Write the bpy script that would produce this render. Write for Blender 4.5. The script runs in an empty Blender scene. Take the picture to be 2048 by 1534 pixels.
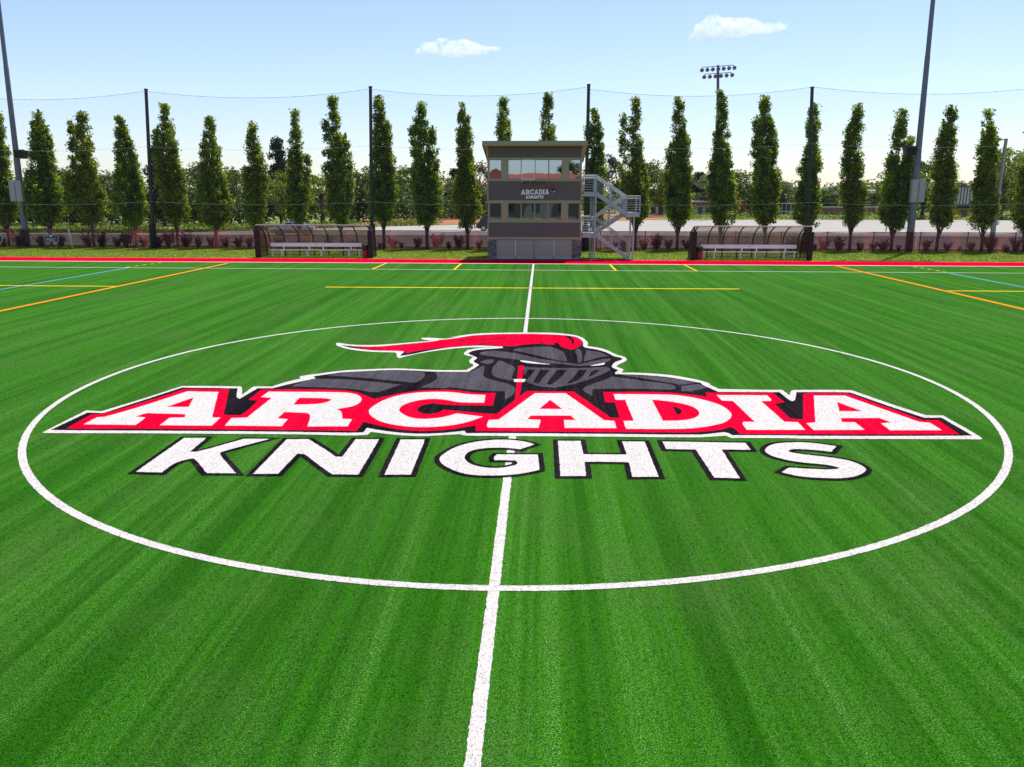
import bpy, bmesh, math, random
import numpy as np
from mathutils import Vector, Matrix
from mathutils.geometry import tessellate_polygon, delaunay_2d_cdt

scene = bpy.context.scene
C = scene.collection
R = math.radians

# ------------------------------------------------------------------ camera
CAM = np.array([0.453, -15.966, 3.913]); YAW, PITCH, ROLL, FL = 0.0371, 0.2364, 0.0005, 1548.64
_f = np.array([-math.sin(YAW)*math.cos(PITCH), math.cos(YAW)*math.cos(PITCH), -math.sin(PITCH)])
_r = np.array([math.cos(YAW), math.sin(YAW), 0.0]); _u = np.cross(_r, _f)
_r, _u = _r*math.cos(ROLL)+_u*math.sin(ROLL), -_r*math.sin(ROLL)+_u*math.cos(ROLL)
cam_d = bpy.data.cameras.new('camera'); cam = bpy.data.objects.new('camera', cam_d); C.objects.link(cam)
cam_d.sensor_width = 36.0; cam_d.lens = 36.0*FL/2048.0; cam_d.clip_start = 0.1; cam_d.clip_end = 6000
cam.matrix_world = Matrix(((_r[0], _u[0], -_f[0], CAM[0]), (_r[1], _u[1], -_f[1], CAM[1]), (_r[2], _u[2], -_f[2], CAM[2]), (0, 0, 0, 1)))
scene.camera = cam

def at(px, py, Y):
    """survey helper: the point at depth Y seen at photo position (px, py)"""
    d = _f + (px-1024)/FL*_r + (767-py)/FL*_u
    return Vector(CAM + d*((Y-CAM[1])/d[1]))
def gx(px, Y): return at(px, 500, Y).x

# ------------------------------------------------------------------ sky, sun, exposure
SUN_EL, SUN_AZ = R(69), R(30)          # azimuth measured from +Y towards +X
world = bpy.data.worlds.new('World'); scene.world = world; world.use_nodes = True
wn = world.node_tree; wn.nodes.clear()
sky = wn.nodes.new('ShaderNodeTexSky'); sky.sky_type = 'NISHITA'; sky.sun_disc = False
sky.sun_elevation = SUN_EL; sky.sun_rotation = SUN_AZ
sky.altitude = 100; sky.air_density = 1.0; sky.dust_density = 0.6; sky.ozone_density = 1.6
bg = wn.nodes.new('ShaderNodeBackground'); bg.inputs['Strength'].default_value = 0.122
wo = wn.nodes.new('ShaderNodeOutputWorld')
wb = wn.nodes.new('ShaderNodeMix'); wb.data_type = 'RGBA'; wb.blend_type = 'MULTIPLY'; wb.inputs[0].default_value = 1.0   # white balance of the whole sky
wb.inputs[7].default_value = (1.0, 0.972, 1.065, 1); wn.links.new(sky.outputs[0], wb.inputs[6]); wn.links.new(wb.outputs[2], bg.inputs[0]); wn.links.new(bg.outputs[0], wo.inputs[0])
sun_d = bpy.data.lights.new('sun', 'SUN'); sun_d.energy = 4.2; sun_d.angle = R(0.53); sun_d.color = (1.0, 0.97, 0.925)
sun = bpy.data.objects.new('sun', sun_d); C.objects.link(sun)
_sd = Vector((math.sin(SUN_AZ)*math.cos(SUN_EL), math.cos(SUN_AZ)*math.cos(SUN_EL), math.sin(SUN_EL)))
sun.rotation_euler = _sd.to_track_quat('Z', 'Y').to_euler(); sun.location = (20, 60, 60)
vs = scene.view_settings
vs.view_transform = 'Standard'; vs.look = 'None'; vs.exposure = 0.5; vs.gamma = 1.0; vs.use_curve_mapping = False
scene.cycles.max_bounces = 8; scene.cycles.transparent_max_bounces = 16
scene.cycles.volume_bounces = 16; scene.cycles.max_bounces = 16; scene.cycles.diffuse_bounces = 3; scene.cycles.glossy_bounces = 3

# ------------------------------------------------------------------ small tool kit
def tag(o, label=None, cat=None, group=None, kind=None):
    if label: o['label'] = label
    if cat: o['category'] = cat
    if group: o['group'] = group
    if kind: o['kind'] = kind
    return o
def empty(name, loc=(0, 0, 0), rz=0.0):
    o = bpy.data.objects.new(name, None); C.objects.link(o); o.location = loc; o.rotation_euler = (0, 0, rz)
    o.empty_display_size = 0.2
    return o
def adopt(o, parent, local=False):
    """make o a part of parent; o was modelled in world space unless local"""
    o.parent = parent
    if not local and parent.parent is None: o.matrix_parent_inverse = parent.matrix_basis.inverted()
    return o
def link(name, me, mat=None, parent=None, local=False):
    o = bpy.data.objects.new(name, me); C.objects.link(o)
    if mat and not me.materials: me.materials.append(mat)
    if parent: adopt(o, parent, local)
    return o
def copy_tree(o, parent=None):
    c = o.copy(); C.objects.link(c); c.parent = parent
    for ch in list(o.children): copy_tree(ch, c)
    return c
def mesh_np(name, co, faces, mats=None, midx=None, smooth=False):
    """mesh from numpy arrays; faces (n,k)"""
    co = np.asarray(co, np.float32); faces = np.asarray(faces, np.int32)
    me = bpy.data.meshes.new(name); n, k = faces.shape
    me.vertices.add(len(co)); me.vertices.foreach_set('co', co.ravel())
    me.loops.add(n*k); me.loops.foreach_set('vertex_index', faces.ravel())
    me.polygons.add(n); me.polygons.foreach_set('loop_start', np.arange(0, n*k, k, dtype=np.int32))
    for m in (mats or []): me.materials.append(m)
    if midx is not None: me.polygons.foreach_set('material_index', np.asarray(midx, np.int32))
    if smooth: me.polygons.foreach_set('use_smooth', np.ones(n, bool))
    me.update(calc_edges=True)
    return me
class MB:
    """collects shapes, then becomes one mesh object"""
    def __init__(s): s.v = []; s.f = []
    def add(s, v, f):
        n = len(s.v); s.v += [tuple(x) for x in v]; s.f += [tuple(i+n for i in q) for q in f]; return s
    def box(s, x0, x1, y0, y1, z0, z1):
        v = [(x, y, z) for z in (z0, z1) for y in (y0, y1) for x in (x0, x1)]
        return s.add(v, [(0, 2, 3, 1), (4, 5, 7, 6), (0, 1, 5, 4), (2, 6, 7, 3), (0, 4, 6, 2), (1, 3, 7, 5)])
    def bbox(s, x0, x1, y0, y1, z0, z1, b):
        """box with chamfered edges"""
        bm = bmesh.new(); bmesh.ops.create_cube(bm, size=1.0)
        for w in bm.verts: w.co = Vector(((x0+x1)/2+w.co.x*(x1-x0), (y0+y1)/2+w.co.y*(y1-y0), (z0+z1)/2+w.co.z*(z1-z0)))
        bmesh.ops.bevel(bm, geom=bm.edges[:], offset=b, segments=2, affect='EDGES', profile=0.6)
        bm.verts.index_update(); s.add([w.co for w in bm.verts], [[w.index for w in q.verts] for q in bm.faces]); bm.free(); return s
    def bar(s, p, q, w, h=None, up=(0, 0, 1)):
        p, q = Vector(p), Vector(q); h = h or w; d = (q-p).normalized()
        a = d.cross(Vector(up))
        a = a.normalized() if a.length > 1e-4 else Vector((1, 0, 0))
        b = a.cross(d).normalized()
        v = [e+a*(i*w/2)+b*(j*h/2) for e in (p, q) for i, j in ((-1, -1), (1, -1), (1, 1), (-1, 1))]
        return s.add(v, [(3, 2, 1, 0), (4, 5, 6, 7), (0, 1, 5, 4), (1, 2, 6, 5), (2, 3, 7, 6), (3, 0, 4, 7)])
    def tube(s, pts, rad, n=8, cap=True):
        pts = [Vector(p) for p in pts]; m = len(pts)
        rad = rad if isinstance(rad, (list, tuple)) else [rad]*m
        v = []; a = None
        for i, p in enumerate(pts):
            d = (pts[min(i+1, m-1)]-pts[max(i-1, 0)]).normalized()
            if a is None: a = d.orthogonal().normalized()
            else: a = (a-d*a.dot(d)).normalized()
            b = d.cross(a)
            for k in range(n):
                t = 2*math.pi*k/n; v.append(p+(a*math.cos(t)+b*math.sin(t))*rad[i])
        f = [(i*n+k, i*n+(k+1) % n, (i+1)*n+(k+1) % n, (i+1)*n+k) for i in range(m-1) for k in range(n)]
        if cap: f += [tuple(reversed(range(n))), tuple(range((m-1)*n, m*n))]
        return s.add(v, f)
    def prism(s, poly, axis, a0, a1):
        """extrude a 2D polygon along an axis ('x': poly is (y,z), 'y': (x,z), 'z': (x,y))"""
        def P(u, w, a): return {'x': (a, u, w), 'y': (u, a, w), 'z': (u, w, a)}[axis]
        n = len(poly); v = [P(u, w, a0) for u, w in poly]+[P(u, w, a1) for u, w in poly]
        tr = tessellate_polygon([[Vector((u, w, 0)) for u, w in poly]])
        f = [tuple(t) for t in tr]+[tuple(n+i for i in reversed(t)) for t in tr]
        f += [(i, (i+1) % n, n+(i+1) % n, n+i) for i in range(n)]
        return s.add(v, f)
    def build(s, name, mat, parent=None, smooth=False, fix=True, local=False):
        me = bpy.data.meshes.new(name); me.from_pydata(s.v, [], s.f); me.update()
        if fix:
            bm = bmesh.new(); bm.from_mesh(me); bmesh.ops.recalc_face_normals(bm, faces=bm.faces[:]); bm.to_mesh(me); bm.free()
        if smooth: me.polygons.foreach_set('use_smooth', np.ones(len(me.polygons), bool))
        if mat: me.materials.append(mat)
        return link(name, me, None, parent, local)

# ------------------------------------------------------------------ materials
MATS = {}
def nd(t, typ, **kw):
    n = t.nodes.new(typ)
    for k, v in kw.items():
        if k in n.inputs: n.inputs[k].default_value = v
        else: setattr(n, k, v)
    return n
def ramp(t, fac, stops):
    n = t.nodes.new('ShaderNodeValToRGB'); e = n.color_ramp.elements
    while len(e) < len(stops): e.new(0.5)
    for i, (p, c) in enumerate(stops):
        e[i].position = p; e[i].color = (c[0], c[1], c[2], 1) if isinstance(c, (tuple, list)) else (c, c, c, 1)
    t.links.new(fac, n.inputs[0]); return n.outputs[0]
def mixc(t, fac, a, b, mode='MIX'):
    n = t.nodes.new('ShaderNodeMix'); n.data_type = 'RGBA'; n.blend_type = mode
    for s, v in ((n.inputs[0], fac), (n.inputs[6], a), (n.inputs[7], b)):
        if isinstance(v, (int, float)): s.default_value = v
        elif isinstance(v, (tuple, list)): s.default_value = (*v[:3], 1)
        else: t.links.new(v, s)
    return n.outputs[2]
def noise(t, scale, detail=3.0, rough=0.55, vec=None, stretch=None):
    n = t.nodes.new('ShaderNodeTexNoise'); n.inputs['Scale'].default_value = scale
    n.inputs['Detail'].default_value = detail; n.inputs['Roughness'].default_value = rough
    if vec is None: vec = t.nodes.new('ShaderNodeNewGeometry').outputs['Position']
    if stretch:
        m = t.nodes.new('ShaderNodeVectorMath'); m.operation = 'MULTIPLY'; m.inputs[1].default_value = stretch
        t.links.new(vec, m.inputs[0]); vec = m.outputs[0]
    t.links.new(vec, n.inputs['Vector']); return n.outputs['Fac']
def new_mat(name):
    m = bpy.data.materials.new(name); m.use_nodes = True; t = m.node_tree; t.nodes.clear()
    o = t.nodes.new('ShaderNodeOutputMaterial'); b = t.nodes.new('ShaderNodeBsdfPrincipled')
    t.links.new(b.outputs[0], o.inputs[0]); MATS[name] = m
    return m, t, b, o
def bump(t, b, h, strength=0.3, dist=0.02):
    n = t.nodes.new('ShaderNodeBump'); n.inputs['Strength'].default_value = strength; n.inputs['Distance'].default_value = dist
    t.links.new(h, n.inputs['Height']); t.links.new(n.outputs[0], b.inputs['Normal'])
def mat(name, col, rough=0.6, metal=0.0, var=0.25, scale=3.0, fine=40.0, spec=0.5, bmp=0.1, bdist=0.01, stretch=None):
    """plain surface with uneven tone, fine grain and a little relief"""
    if name in MATS: return MATS[name]
    m, t, b, o = new_mat(name)
    n1 = noise(t, scale, 4, 0.6, stretch=stretch); n2 = noise(t, fine, 3, 0.6)
    lo = tuple(c*(1-var) for c in col); hi = tuple(min(1, c*(1+var)) for c in col)
    c1 = ramp(t, n1, [(0.3, lo), (0.7, hi)])
    c2 = mixc(t, 0.35, c1, ramp(t, n2, [(0.3, tuple(c*0.75 for c in col)), (0.7, tuple(min(1, c*1.2) for c in col))]))
    t.links.new(c2, b.inputs['Base Color']); b.inputs['Metallic'].default_value = metal
    b.inputs['Specular IOR Level'].default_value = spec
    rr = nd(t, 'ShaderNodeMapRange'); rr.inputs['To Min'].default_value = max(0.02, rough-0.12); rr.inputs['To Max'].default_value = min(1, rough+0.12)
    t.links.new(n1, rr.inputs[0]); t.links.new(rr.outputs[0], b.inputs['Roughness'])
    if bmp: bump(t, b, n2, bmp, bdist)
    return m

def turf_mat(name, dark, mid, pale, glint, fib=1.0, con=1.0, sheen=0.0):
    """synthetic turf: brushed streaks along the pitch, infill patches, fibre-scale speckle with blade glints put into the colour.
    returns (sheet material, fibre material)"""
    out = []
    for part in ('sheet', 'fibre'):
        m, t, b, o = new_mat(name+'_'+part)
        s1 = noise(t, 1.0, 4, 0.7, stretch=(2.4, 0.04, 1)); s2 = noise(t, 1.0, 3, 0.6, stretch=(0.42, 0.025, 1)); s3 = noise(t, 1.0, 3, 0.7, stretch=(11.0, 0.07, 1))
        pt = noise(t, 0.5, 5, 0.62, stretch=(1.0, 0.6, 1))
        f1 = noise(t, 85.0, 2, 0.6); f2 = noise(t, 26.0, 3, 0.7)
        base = ramp(t, s1, [(0.40, dark), (0.62, mid)])
        base = mixc(t, 0.25, base, ramp(t, s2, [(0.40, dark), (0.60, mid)]))
        st = nd(t, 'ShaderNodeMath', operation='MULTIPLY'); t.links.new(ramp(t, s1, [(0.40, 0.18), (0.62, 1.0)]), st.inputs[0]); t.links.new(ramp(t, s3, [(0.38, 0.15), (0.64, 1.0)]), st.inputs[1])
        base = mixc(t, ramp(t, pt, [(0.50, 0.0), (0.72, 0.75)]), base, pale)
        if part == 'sheet':
            k = mixc(t, 0.5, ramp(t, f1, [(0.34, 1-0.78*con), (0.66, 1+0.85*con)]), ramp(t, f2, [(0.34, 1-0.5*con), (0.66, 1+0.55*con)]))
            col = mixc(t, 1.0, base, k, 'MULTIPLY')
            sp = nd(t, 'ShaderNodeMath', operation='MULTIPLY'); t.links.new(ramp(t, f1, [(0.54, 0.0), (0.72, 0.8)]), sp.inputs[0]); t.links.new(st.outputs[0], sp.inputs[1])
            col = mixc(t, sp.outputs[0], col, glint)  # pale specks paint the glint of sunlit blades into the sheet
            t.links.new(col, b.inputs['Base Color']); b.inputs['Roughness'].default_value = 0.8
            b.inputs['Specular IOR Level'].default_value = 0.0
            if sheen:
                b.inputs['Sheen Weight'].default_value = sheen; b.inputs['Sheen Roughness'].default_value = 0.45; b.inputs['Sheen Tint'].default_value = (0.42, 0.78, 0.16, 1)
            bump(t, b, f1, 0.2, 0.01)
        else:
            isl = t.nodes.new('ShaderNodeNewGeometry').outputs['Random Per Island']
            col = mixc(t, 1.0, base, ramp(t, isl, [(0.0, fib*(1-.45*con)), (0.7, fib*(1+.1*con)), (1.0, fib*(1+.5*con))]), 'MULTIPLY')
            sp = nd(t, 'ShaderNodeMath', operation='MULTIPLY'); t.links.new(ramp(t, isl, [(0.55, 0.0), (0.90, 1.0)]), sp.inputs[0]); t.links.new(st.outputs[0], sp.inputs[1])
            col = mixc(t, sp.outputs[0], col, glint)  # some fibres are coloured pale to stand for glinting blades
            t.links.new(col, b.inputs['Base Color']); b.inputs['Roughness'].default_value = 0.45
            b.inputs['Specular IOR Level'].default_value = 0.10
            tl = t.nodes.new('ShaderNodeBsdfTranslucent'); t.links.new(col, tl.inputs[0])
            mx = nd(t, 'ShaderNodeMixShader', Fac=0.45); t.links.new(b.outputs[0], mx.inputs[1]); t.links.new(tl.outputs[0], mx.inputs[2]); t.links.new(mx.outputs[0], o.inputs[0])
        out.append(m)
    return out
T_GREEN = turf_mat('turf_green', (0.0080, 0.065, 0.0007), (0.0205, 0.117, 0.0019), (0.034, 0.086, 0.013), (0.34, 0.50, 0.19), 1.2, 1.0, 0.26)
T_WHITE = turf_mat('turf_white', (0.475, 0.44, 0.405), (0.515, 0.475, 0.435), (0.485, 0.445, 0.41), (0.61, 0.565, 0.52), 1.03, .35)
T_BLACK = turf_mat('turf_black', (0.006, 0.0045, 0.006), (0.009, 0.007, 0.009), (0.013, 0.010, 0.013), (0.20, 0.16, 0.18), 1.1)
T_GREY = turf_mat('turf_grey', (0.044, 0.038, 0.045), (0.060, 0.053, 0.062), (0.068, 0.060, 0.069), (0.40, 0.35, 0.39), 1.1, 1.2)
T_RED = turf_mat('turf_red', (0.53, 0.0004, 0.020), (0.61, 0.0006, 0.025), (0.55, 0.001, 0.025), (0.68, 0.04, 0.08), 1.0, .45)
T_YELLOW = turf_mat('turf_yellow', (0.60, 0.42, 0.01), (0.72, 0.50, 0.012), (0.65, 0.45, 0.03), (0.80, 0.62, 0.1), 1.0, .4)
T_ORANGE = turf_mat('turf_orange', (0.72, 0.22, 0.015), (0.82, 0.27, 0.016), (0.78, 0.26, 0.03), (0.88, 0.42, 0.10), 1.0, .4)
T_BLUE = turf_mat('turf_blue', (0.10, 0.30, 0.42), (0.13, 0.36, 0.50), (0.12, 0.32, 0.42), (0.3, 0.5, 0.6), 1.0, .4)
LOGO={
 'white_border':[[(-8.01,-3.64),(-8.07,-2.24),(-7.75,-2.28),(-7.55,-1.69),(-7.46,-1.41),(-7.30,-0.86),(-7.14,-0.27),(-6.67,-0.24),(-5.88,-0.26),(-5.79,-0.41),(-5.58,-0.99),(-5.61,-0.26),(-5.47,-0.23),(-5.22,-0.24),(-5.05,0.22),(-4.83,0.51),(-4.91,0.65),(-4.89,0.79),(-4.51,1.07),(-4.12,1.37),(-3.72,1.48),(-3.05,1.63),(-2.69,1.63),(-1.93,1.47),(-1.26,1.52),(-1.10,2.07),(-1.25,2.32),(-1.30,2.59),(-1.23,3.07),(-1.47,3.26),(-1.52,3.51),(-1.44,3.99),(-1.41,3.98),(-1.17,4.25),(-0.85,4.31),(-0.72,4.33),(-1.04,4.33),(-1.31,4.34),(-1.62,4.24),(-1.93,4.09),(-2.60,3.52),(-2.93,3.05),(-3.06,2.81),(-3.17,3.05),(-3.22,3.39),(-3.30,3.54),(-3.83,3.57),(-4.39,3.76),(-4.77,4.07),(-5.10,4.50),(-5.15,4.83),(-5.02,4.79),(-4.68,4.54),(-4.03,4.52),(-3.44,4.78),(-2.85,5.12),(-2.55,5.21),(-2.89,5.42),(-2.94,5.67),(-2.72,5.74),(-2.25,5.59),(-1.84,5.96),(-2.13,5.81),(-1.75,6.23),(-1.34,6.50),(-0.92,6.60),(-0.34,6.68),(0.67,6.72),(1.02,6.63),(1.44,6.36),(1.63,6.00),(1.74,5.46),(1.77,5.05),(1.72,4.62),(2.01,4.42),(2.24,4.02),(2.37,3.51),(2.56,3.24),(2.61,2.94),(2.54,2.64),(2.36,2.35),(2.29,2.18),(2.26,1.99),(2.38,1.81),(2.39,1.65),(2.31,1.39),(2.69,1.40),(2.76,1.39),(3.36,1.24),(3.82,0.85),(4.00,0.63),(4.12,0.41),(4.08,0.28),(4.20,-0.08),(4.93,-0.13),(5.50,-0.11),(5.51,-0.57),(5.66,-0.16),(5.78,-0.10),(6.70,-0.06),(6.94,-0.09),(7.28,-1.22),(7.57,-1.96),(7.87,-1.97),(7.85,-3.31),(7.78,-3.41),(6.32,-3.45),(4.78,-3.50),(4.72,-3.47),(4.15,-3.48),(3.65,-3.50),(3.59,-3.37),(3.25,-3.46),(3.06,-3.49),(2.49,-3.50),(1.58,-3.50),(0.68,-3.52),(-0.55,-3.54),(-0.81,-3.54),(-0.91,-3.46),(-1.26,-3.55),(-1.56,-3.61),(-2.00,-3.54),(-2.43,-3.39),(-2.45,-3.56),(-2.71,-3.62),(-3.62,-3.57),(-4.62,-3.59),(-5.41,-3.60),(-6.33,-3.62),(-6.93,-3.64),(-7.48,-3.66),(-7.96,-3.67)]],
 'black_backing':[[(-7.96,-3.49),(-7.96,-2.39),(-7.64,-2.41),(-7.34,-1.36),(-7.24,-0.99),(-7.07,-0.41),(-5.88,-0.43),(-5.63,-1.16),(-5.51,-1.28),(-5.50,-1.12),(-5.47,-0.41),(-5.15,-0.39),(-4.92,0.01),(-4.52,0.52),(-4.55,0.66),(-4.62,0.74),(-4.35,0.96),(-4.07,1.18),(-3.69,1.29),(-3.02,1.47),(-2.66,1.46),(-1.91,1.30),(-1.19,1.33),(-1.00,2.07),(-1.02,2.16),(-1.17,2.44),(-1.17,2.58),(-1.11,2.91),(-1.15,3.03),(-1.39,3.43),(-1.39,3.59),(-1.30,3.85),(-1.13,4.02),(-0.77,4.14),(-0.54,4.25),(-0.55,4.46),(-1.06,4.58),(-1.33,4.57),(-1.52,4.49),(-1.96,4.30),(-2.45,3.84),(-2.86,3.26),(-3.08,3.10),(-3.09,3.25),(-3.07,3.66),(-3.25,3.75),(-3.88,3.78),(-4.33,3.98),(-4.62,4.13),(-4.96,4.49),(-4.58,4.32),(-3.98,4.27),(-3.60,4.47),(-2.92,4.88),(-2.42,5.22),(-2.38,5.38),(-2.23,5.44),(-1.72,5.84),(-2.10,5.50),(-1.72,5.91),(-1.46,6.16),(-0.90,6.35),(-0.33,6.43),(0.24,6.48),(0.44,6.42),(0.87,6.39),(1.29,6.19),(1.49,5.99),(1.61,5.53),(1.64,5.01),(1.59,4.58),(1.68,4.34),(1.99,4.11),(2.21,3.66),(2.30,3.26),(2.47,3.11),(2.50,2.93),(2.43,2.78),(2.27,2.55),(2.19,2.29),(2.13,1.93),(2.27,1.67),(2.16,1.38),(2.16,1.23),(2.66,1.19),(2.73,1.18),(3.32,1.00),(3.93,0.45),(3.91,0.31),(4.10,-0.26),(4.13,-0.34),(5.38,-0.32),(5.38,-0.95),(5.42,-1.03),(5.50,-0.97),(5.73,-0.30),(6.56,-0.27),(6.83,-0.29),(7.19,-1.43),(7.45,-2.14),(7.77,-2.12),(7.74,-3.21),(6.39,-3.28),(4.84,-3.33),(4.77,-3.31),(3.97,-3.33),(3.70,-3.34),(3.68,-3.23),(3.60,-3.17),(3.20,-3.33),(3.09,-3.33),(2.52,-3.35),(1.48,-3.35),(-0.56,-3.38),(-0.79,-3.41),(-0.83,-3.26),(-1.15,-3.40),(-1.58,-3.48),(-2.03,-3.40),(-2.55,-3.16),(-2.55,-3.42),(-2.73,-3.46),(-3.66,-3.44),(-4.68,-3.44),(-6.41,-3.47),(-7.58,-3.50)]],
 'shoulder_plate':[[(-4.81,-0.20),(-4.67,0.23),(-4.50,0.52),(-3.56,0.43),(-3.69,0.45),(-2.51,0.03),(-2.62,-0.19),(-2.87,-0.67),(-3.07,-0.64),(-3.40,-0.42),(-3.83,-0.34),(-4.18,-0.28),(-4.38,-0.29)],
  [(-4.34,0.84),(-4.05,1.09),(-3.75,1.27),(-3.68,1.27),(-3.01,1.42),(-2.65,1.44),(-2.19,1.24),(-2.11,0.86),(-2.18,0.29),(-2.27,0.21),(-2.82,0.41),(-3.76,0.72),(-4.22,0.81)],
  [(1.32,-0.18),(1.56,0.22),(1.91,0.69),(2.07,0.98),(2.19,0.89),(2.60,0.70),(2.59,0.64),(3.21,0.34),(3.34,0.16),(3.28,-0.14),(3.13,-0.22),(2.57,-0.14),(1.75,-0.17),(1.55,-0.23),(1.51,-0.79),(1.39,-0.51)],
  [(2.27,1.16),(2.73,1.14),(3.31,0.93),(3.86,0.46),(3.44,0.23),(3.23,0.44),(2.69,0.84)],
  [(3.46,0.14),(3.85,0.34),(3.97,0.03),(3.77,-0.19),(3.65,-0.22),(3.60,-0.33),(3.38,-0.31)]],
 'collar':[[(-1.94,1.26),(-1.17,1.28),(-0.88,2.03),(-0.84,1.68),(-0.84,0.87),(-0.63,0.57),(-0.07,0.05),(-0.05,-0.65),(-0.23,-1.16),(-0.27,-0.46),(-0.46,-0.49),(-0.80,-0.43),(-1.12,-0.30),(-1.44,-0.18),(-1.54,-0.27),(-2.06,-0.20),(-1.81,0.45),(-1.84,0.87)]],
 'helmet_plate':[[(-1.11,3.53),(-1.00,3.76),(-0.75,3.87),(-0.49,3.75),(0.02,3.39),(0.45,2.82),(0.69,2.72),(1.11,2.41),(1.39,2.26),(1.64,2.49),(2.02,2.92),(2.20,2.98),(2.20,2.80),(2.09,2.57),(2.02,2.45),(1.74,2.24),(1.38,2.04),(1.04,2.22),(0.69,2.34),(0.45,2.45),(0.04,2.60),(-0.05,2.72),(-0.58,2.99),(-0.90,3.20),(-1.07,3.34)],
  [(-0.25,4.06),(0.00,4.34),(0.65,4.51),(0.77,4.37),(1.00,4.01),(1.05,3.68),(1.10,3.12),(1.11,2.56),(0.93,2.64),(0.45,3.19),(0.15,3.52),(-0.25,3.93)],
  [(1.34,4.02),(1.46,4.26),(1.51,4.03),(1.52,3.38),(1.48,2.60),(1.39,2.37),(1.35,2.48),(1.39,3.13)],
  [(1.64,4.03),(1.97,3.85),(2.18,3.29),(1.92,3.09),(1.52,2.57),(1.56,3.14),(1.63,3.64)],
  [(-1.01,2.39),(-0.90,2.68),(-0.71,2.75),(-0.67,2.52),(-0.70,2.29),(-0.83,2.17)],
  [(-0.67,1.90),(-0.59,2.29),(-0.58,2.58),(-0.49,2.58),(-0.41,2.41),(-0.14,1.92),(-0.13,1.55),(-0.17,0.99),(-0.16,0.70),(-0.05,0.48),(-0.12,0.46),(-0.40,0.65),(-0.65,0.97)]],
 'visor':[[(0.06,1.93),(0.63,1.79),(1.02,1.83),(1.54,1.83),(2.01,2.01),(2.11,1.74),(2.03,1.53),(1.83,1.12),(1.41,0.49),(1.08,0.11),(0.76,-0.12),(0.45,-0.04),(0.31,0.17),(0.14,0.34)]],
 'visor_slot':[[(-0.15,1.55),(-0.05,1.71),(-0.06,0.76),(-0.17,0.75)],
  [(0.17,1.61),(0.36,1.60),(0.29,1.31),(0.15,0.48),(0.09,0.67)],
  [(0.46,1.60),(0.68,1.58),(0.55,0.92),(0.45,0.56),(0.52,0.73),(0.41,0.23),(0.30,0.35)],
  [(0.84,1.59),(1.07,1.60),(0.94,0.94),(0.75,0.28),(0.66,0.10),(0.58,0.23),(0.73,0.98)],
  [(1.36,1.61),(1.54,1.62),(1.41,0.96),(1.22,0.43),(1.03,0.24),(1.22,0.95)],
  [(1.67,1.60),(1.83,1.63),(1.73,1.27),(1.52,0.87)]],
 'eye':[[(-0.04,2.66),(0.16,2.58),(0.45,2.36),(0.71,2.23),(0.57,2.20),(0.17,2.32),(-0.02,2.48)],
  [(1.64,2.10),(2.00,2.45),(2.02,2.34),(1.97,2.20),(1.73,2.08)]],
 'plume':[[(-4.53,4.21),(-3.58,4.39),(-2.90,4.79),(-2.35,5.32),(-1.71,5.71),(-2.09,5.42),(-1.45,6.08),(-0.90,6.26),(-0.33,6.35),(0.24,6.42),(0.44,6.36),(0.87,6.31),(1.29,6.11),(1.48,5.91),(1.59,5.45),(1.62,4.94),(1.49,4.50),(1.32,4.09),(1.17,4.18),(1.10,4.35),(1.00,4.48),(0.94,5.05),(0.85,5.12),(0.84,4.76),(0.64,4.82),(0.47,4.89),(0.60,5.04),(0.39,4.89),(-0.01,4.73),(-0.27,4.50),(-0.53,4.53),(-0.73,4.59),(-1.15,4.75),(-1.46,4.60),(-1.96,4.35),(-2.66,3.88),(-2.96,3.45),(-3.08,3.71),(-3.47,3.80),(-4.13,3.99)]],
 'plume_streak':[[(1.12,6.14),(1.31,6.07),(1.40,5.52),(1.39,5.07),(1.29,4.78),(1.34,5.29),(1.27,5.75)],
  [(-1.90,5.24),(-1.43,5.53),(-1.43,5.44),(-1.89,5.14)],
  [(-1.29,5.49),(-0.52,5.71),(-0.51,5.60),(-1.29,5.39)],
  [(-1.16,4.85),(-0.75,5.21),(-0.75,5.12),(-1.15,4.75)],
  [(0.44,5.29),(0.55,5.10),(0.55,4.93),(0.44,5.09)]],
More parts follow.
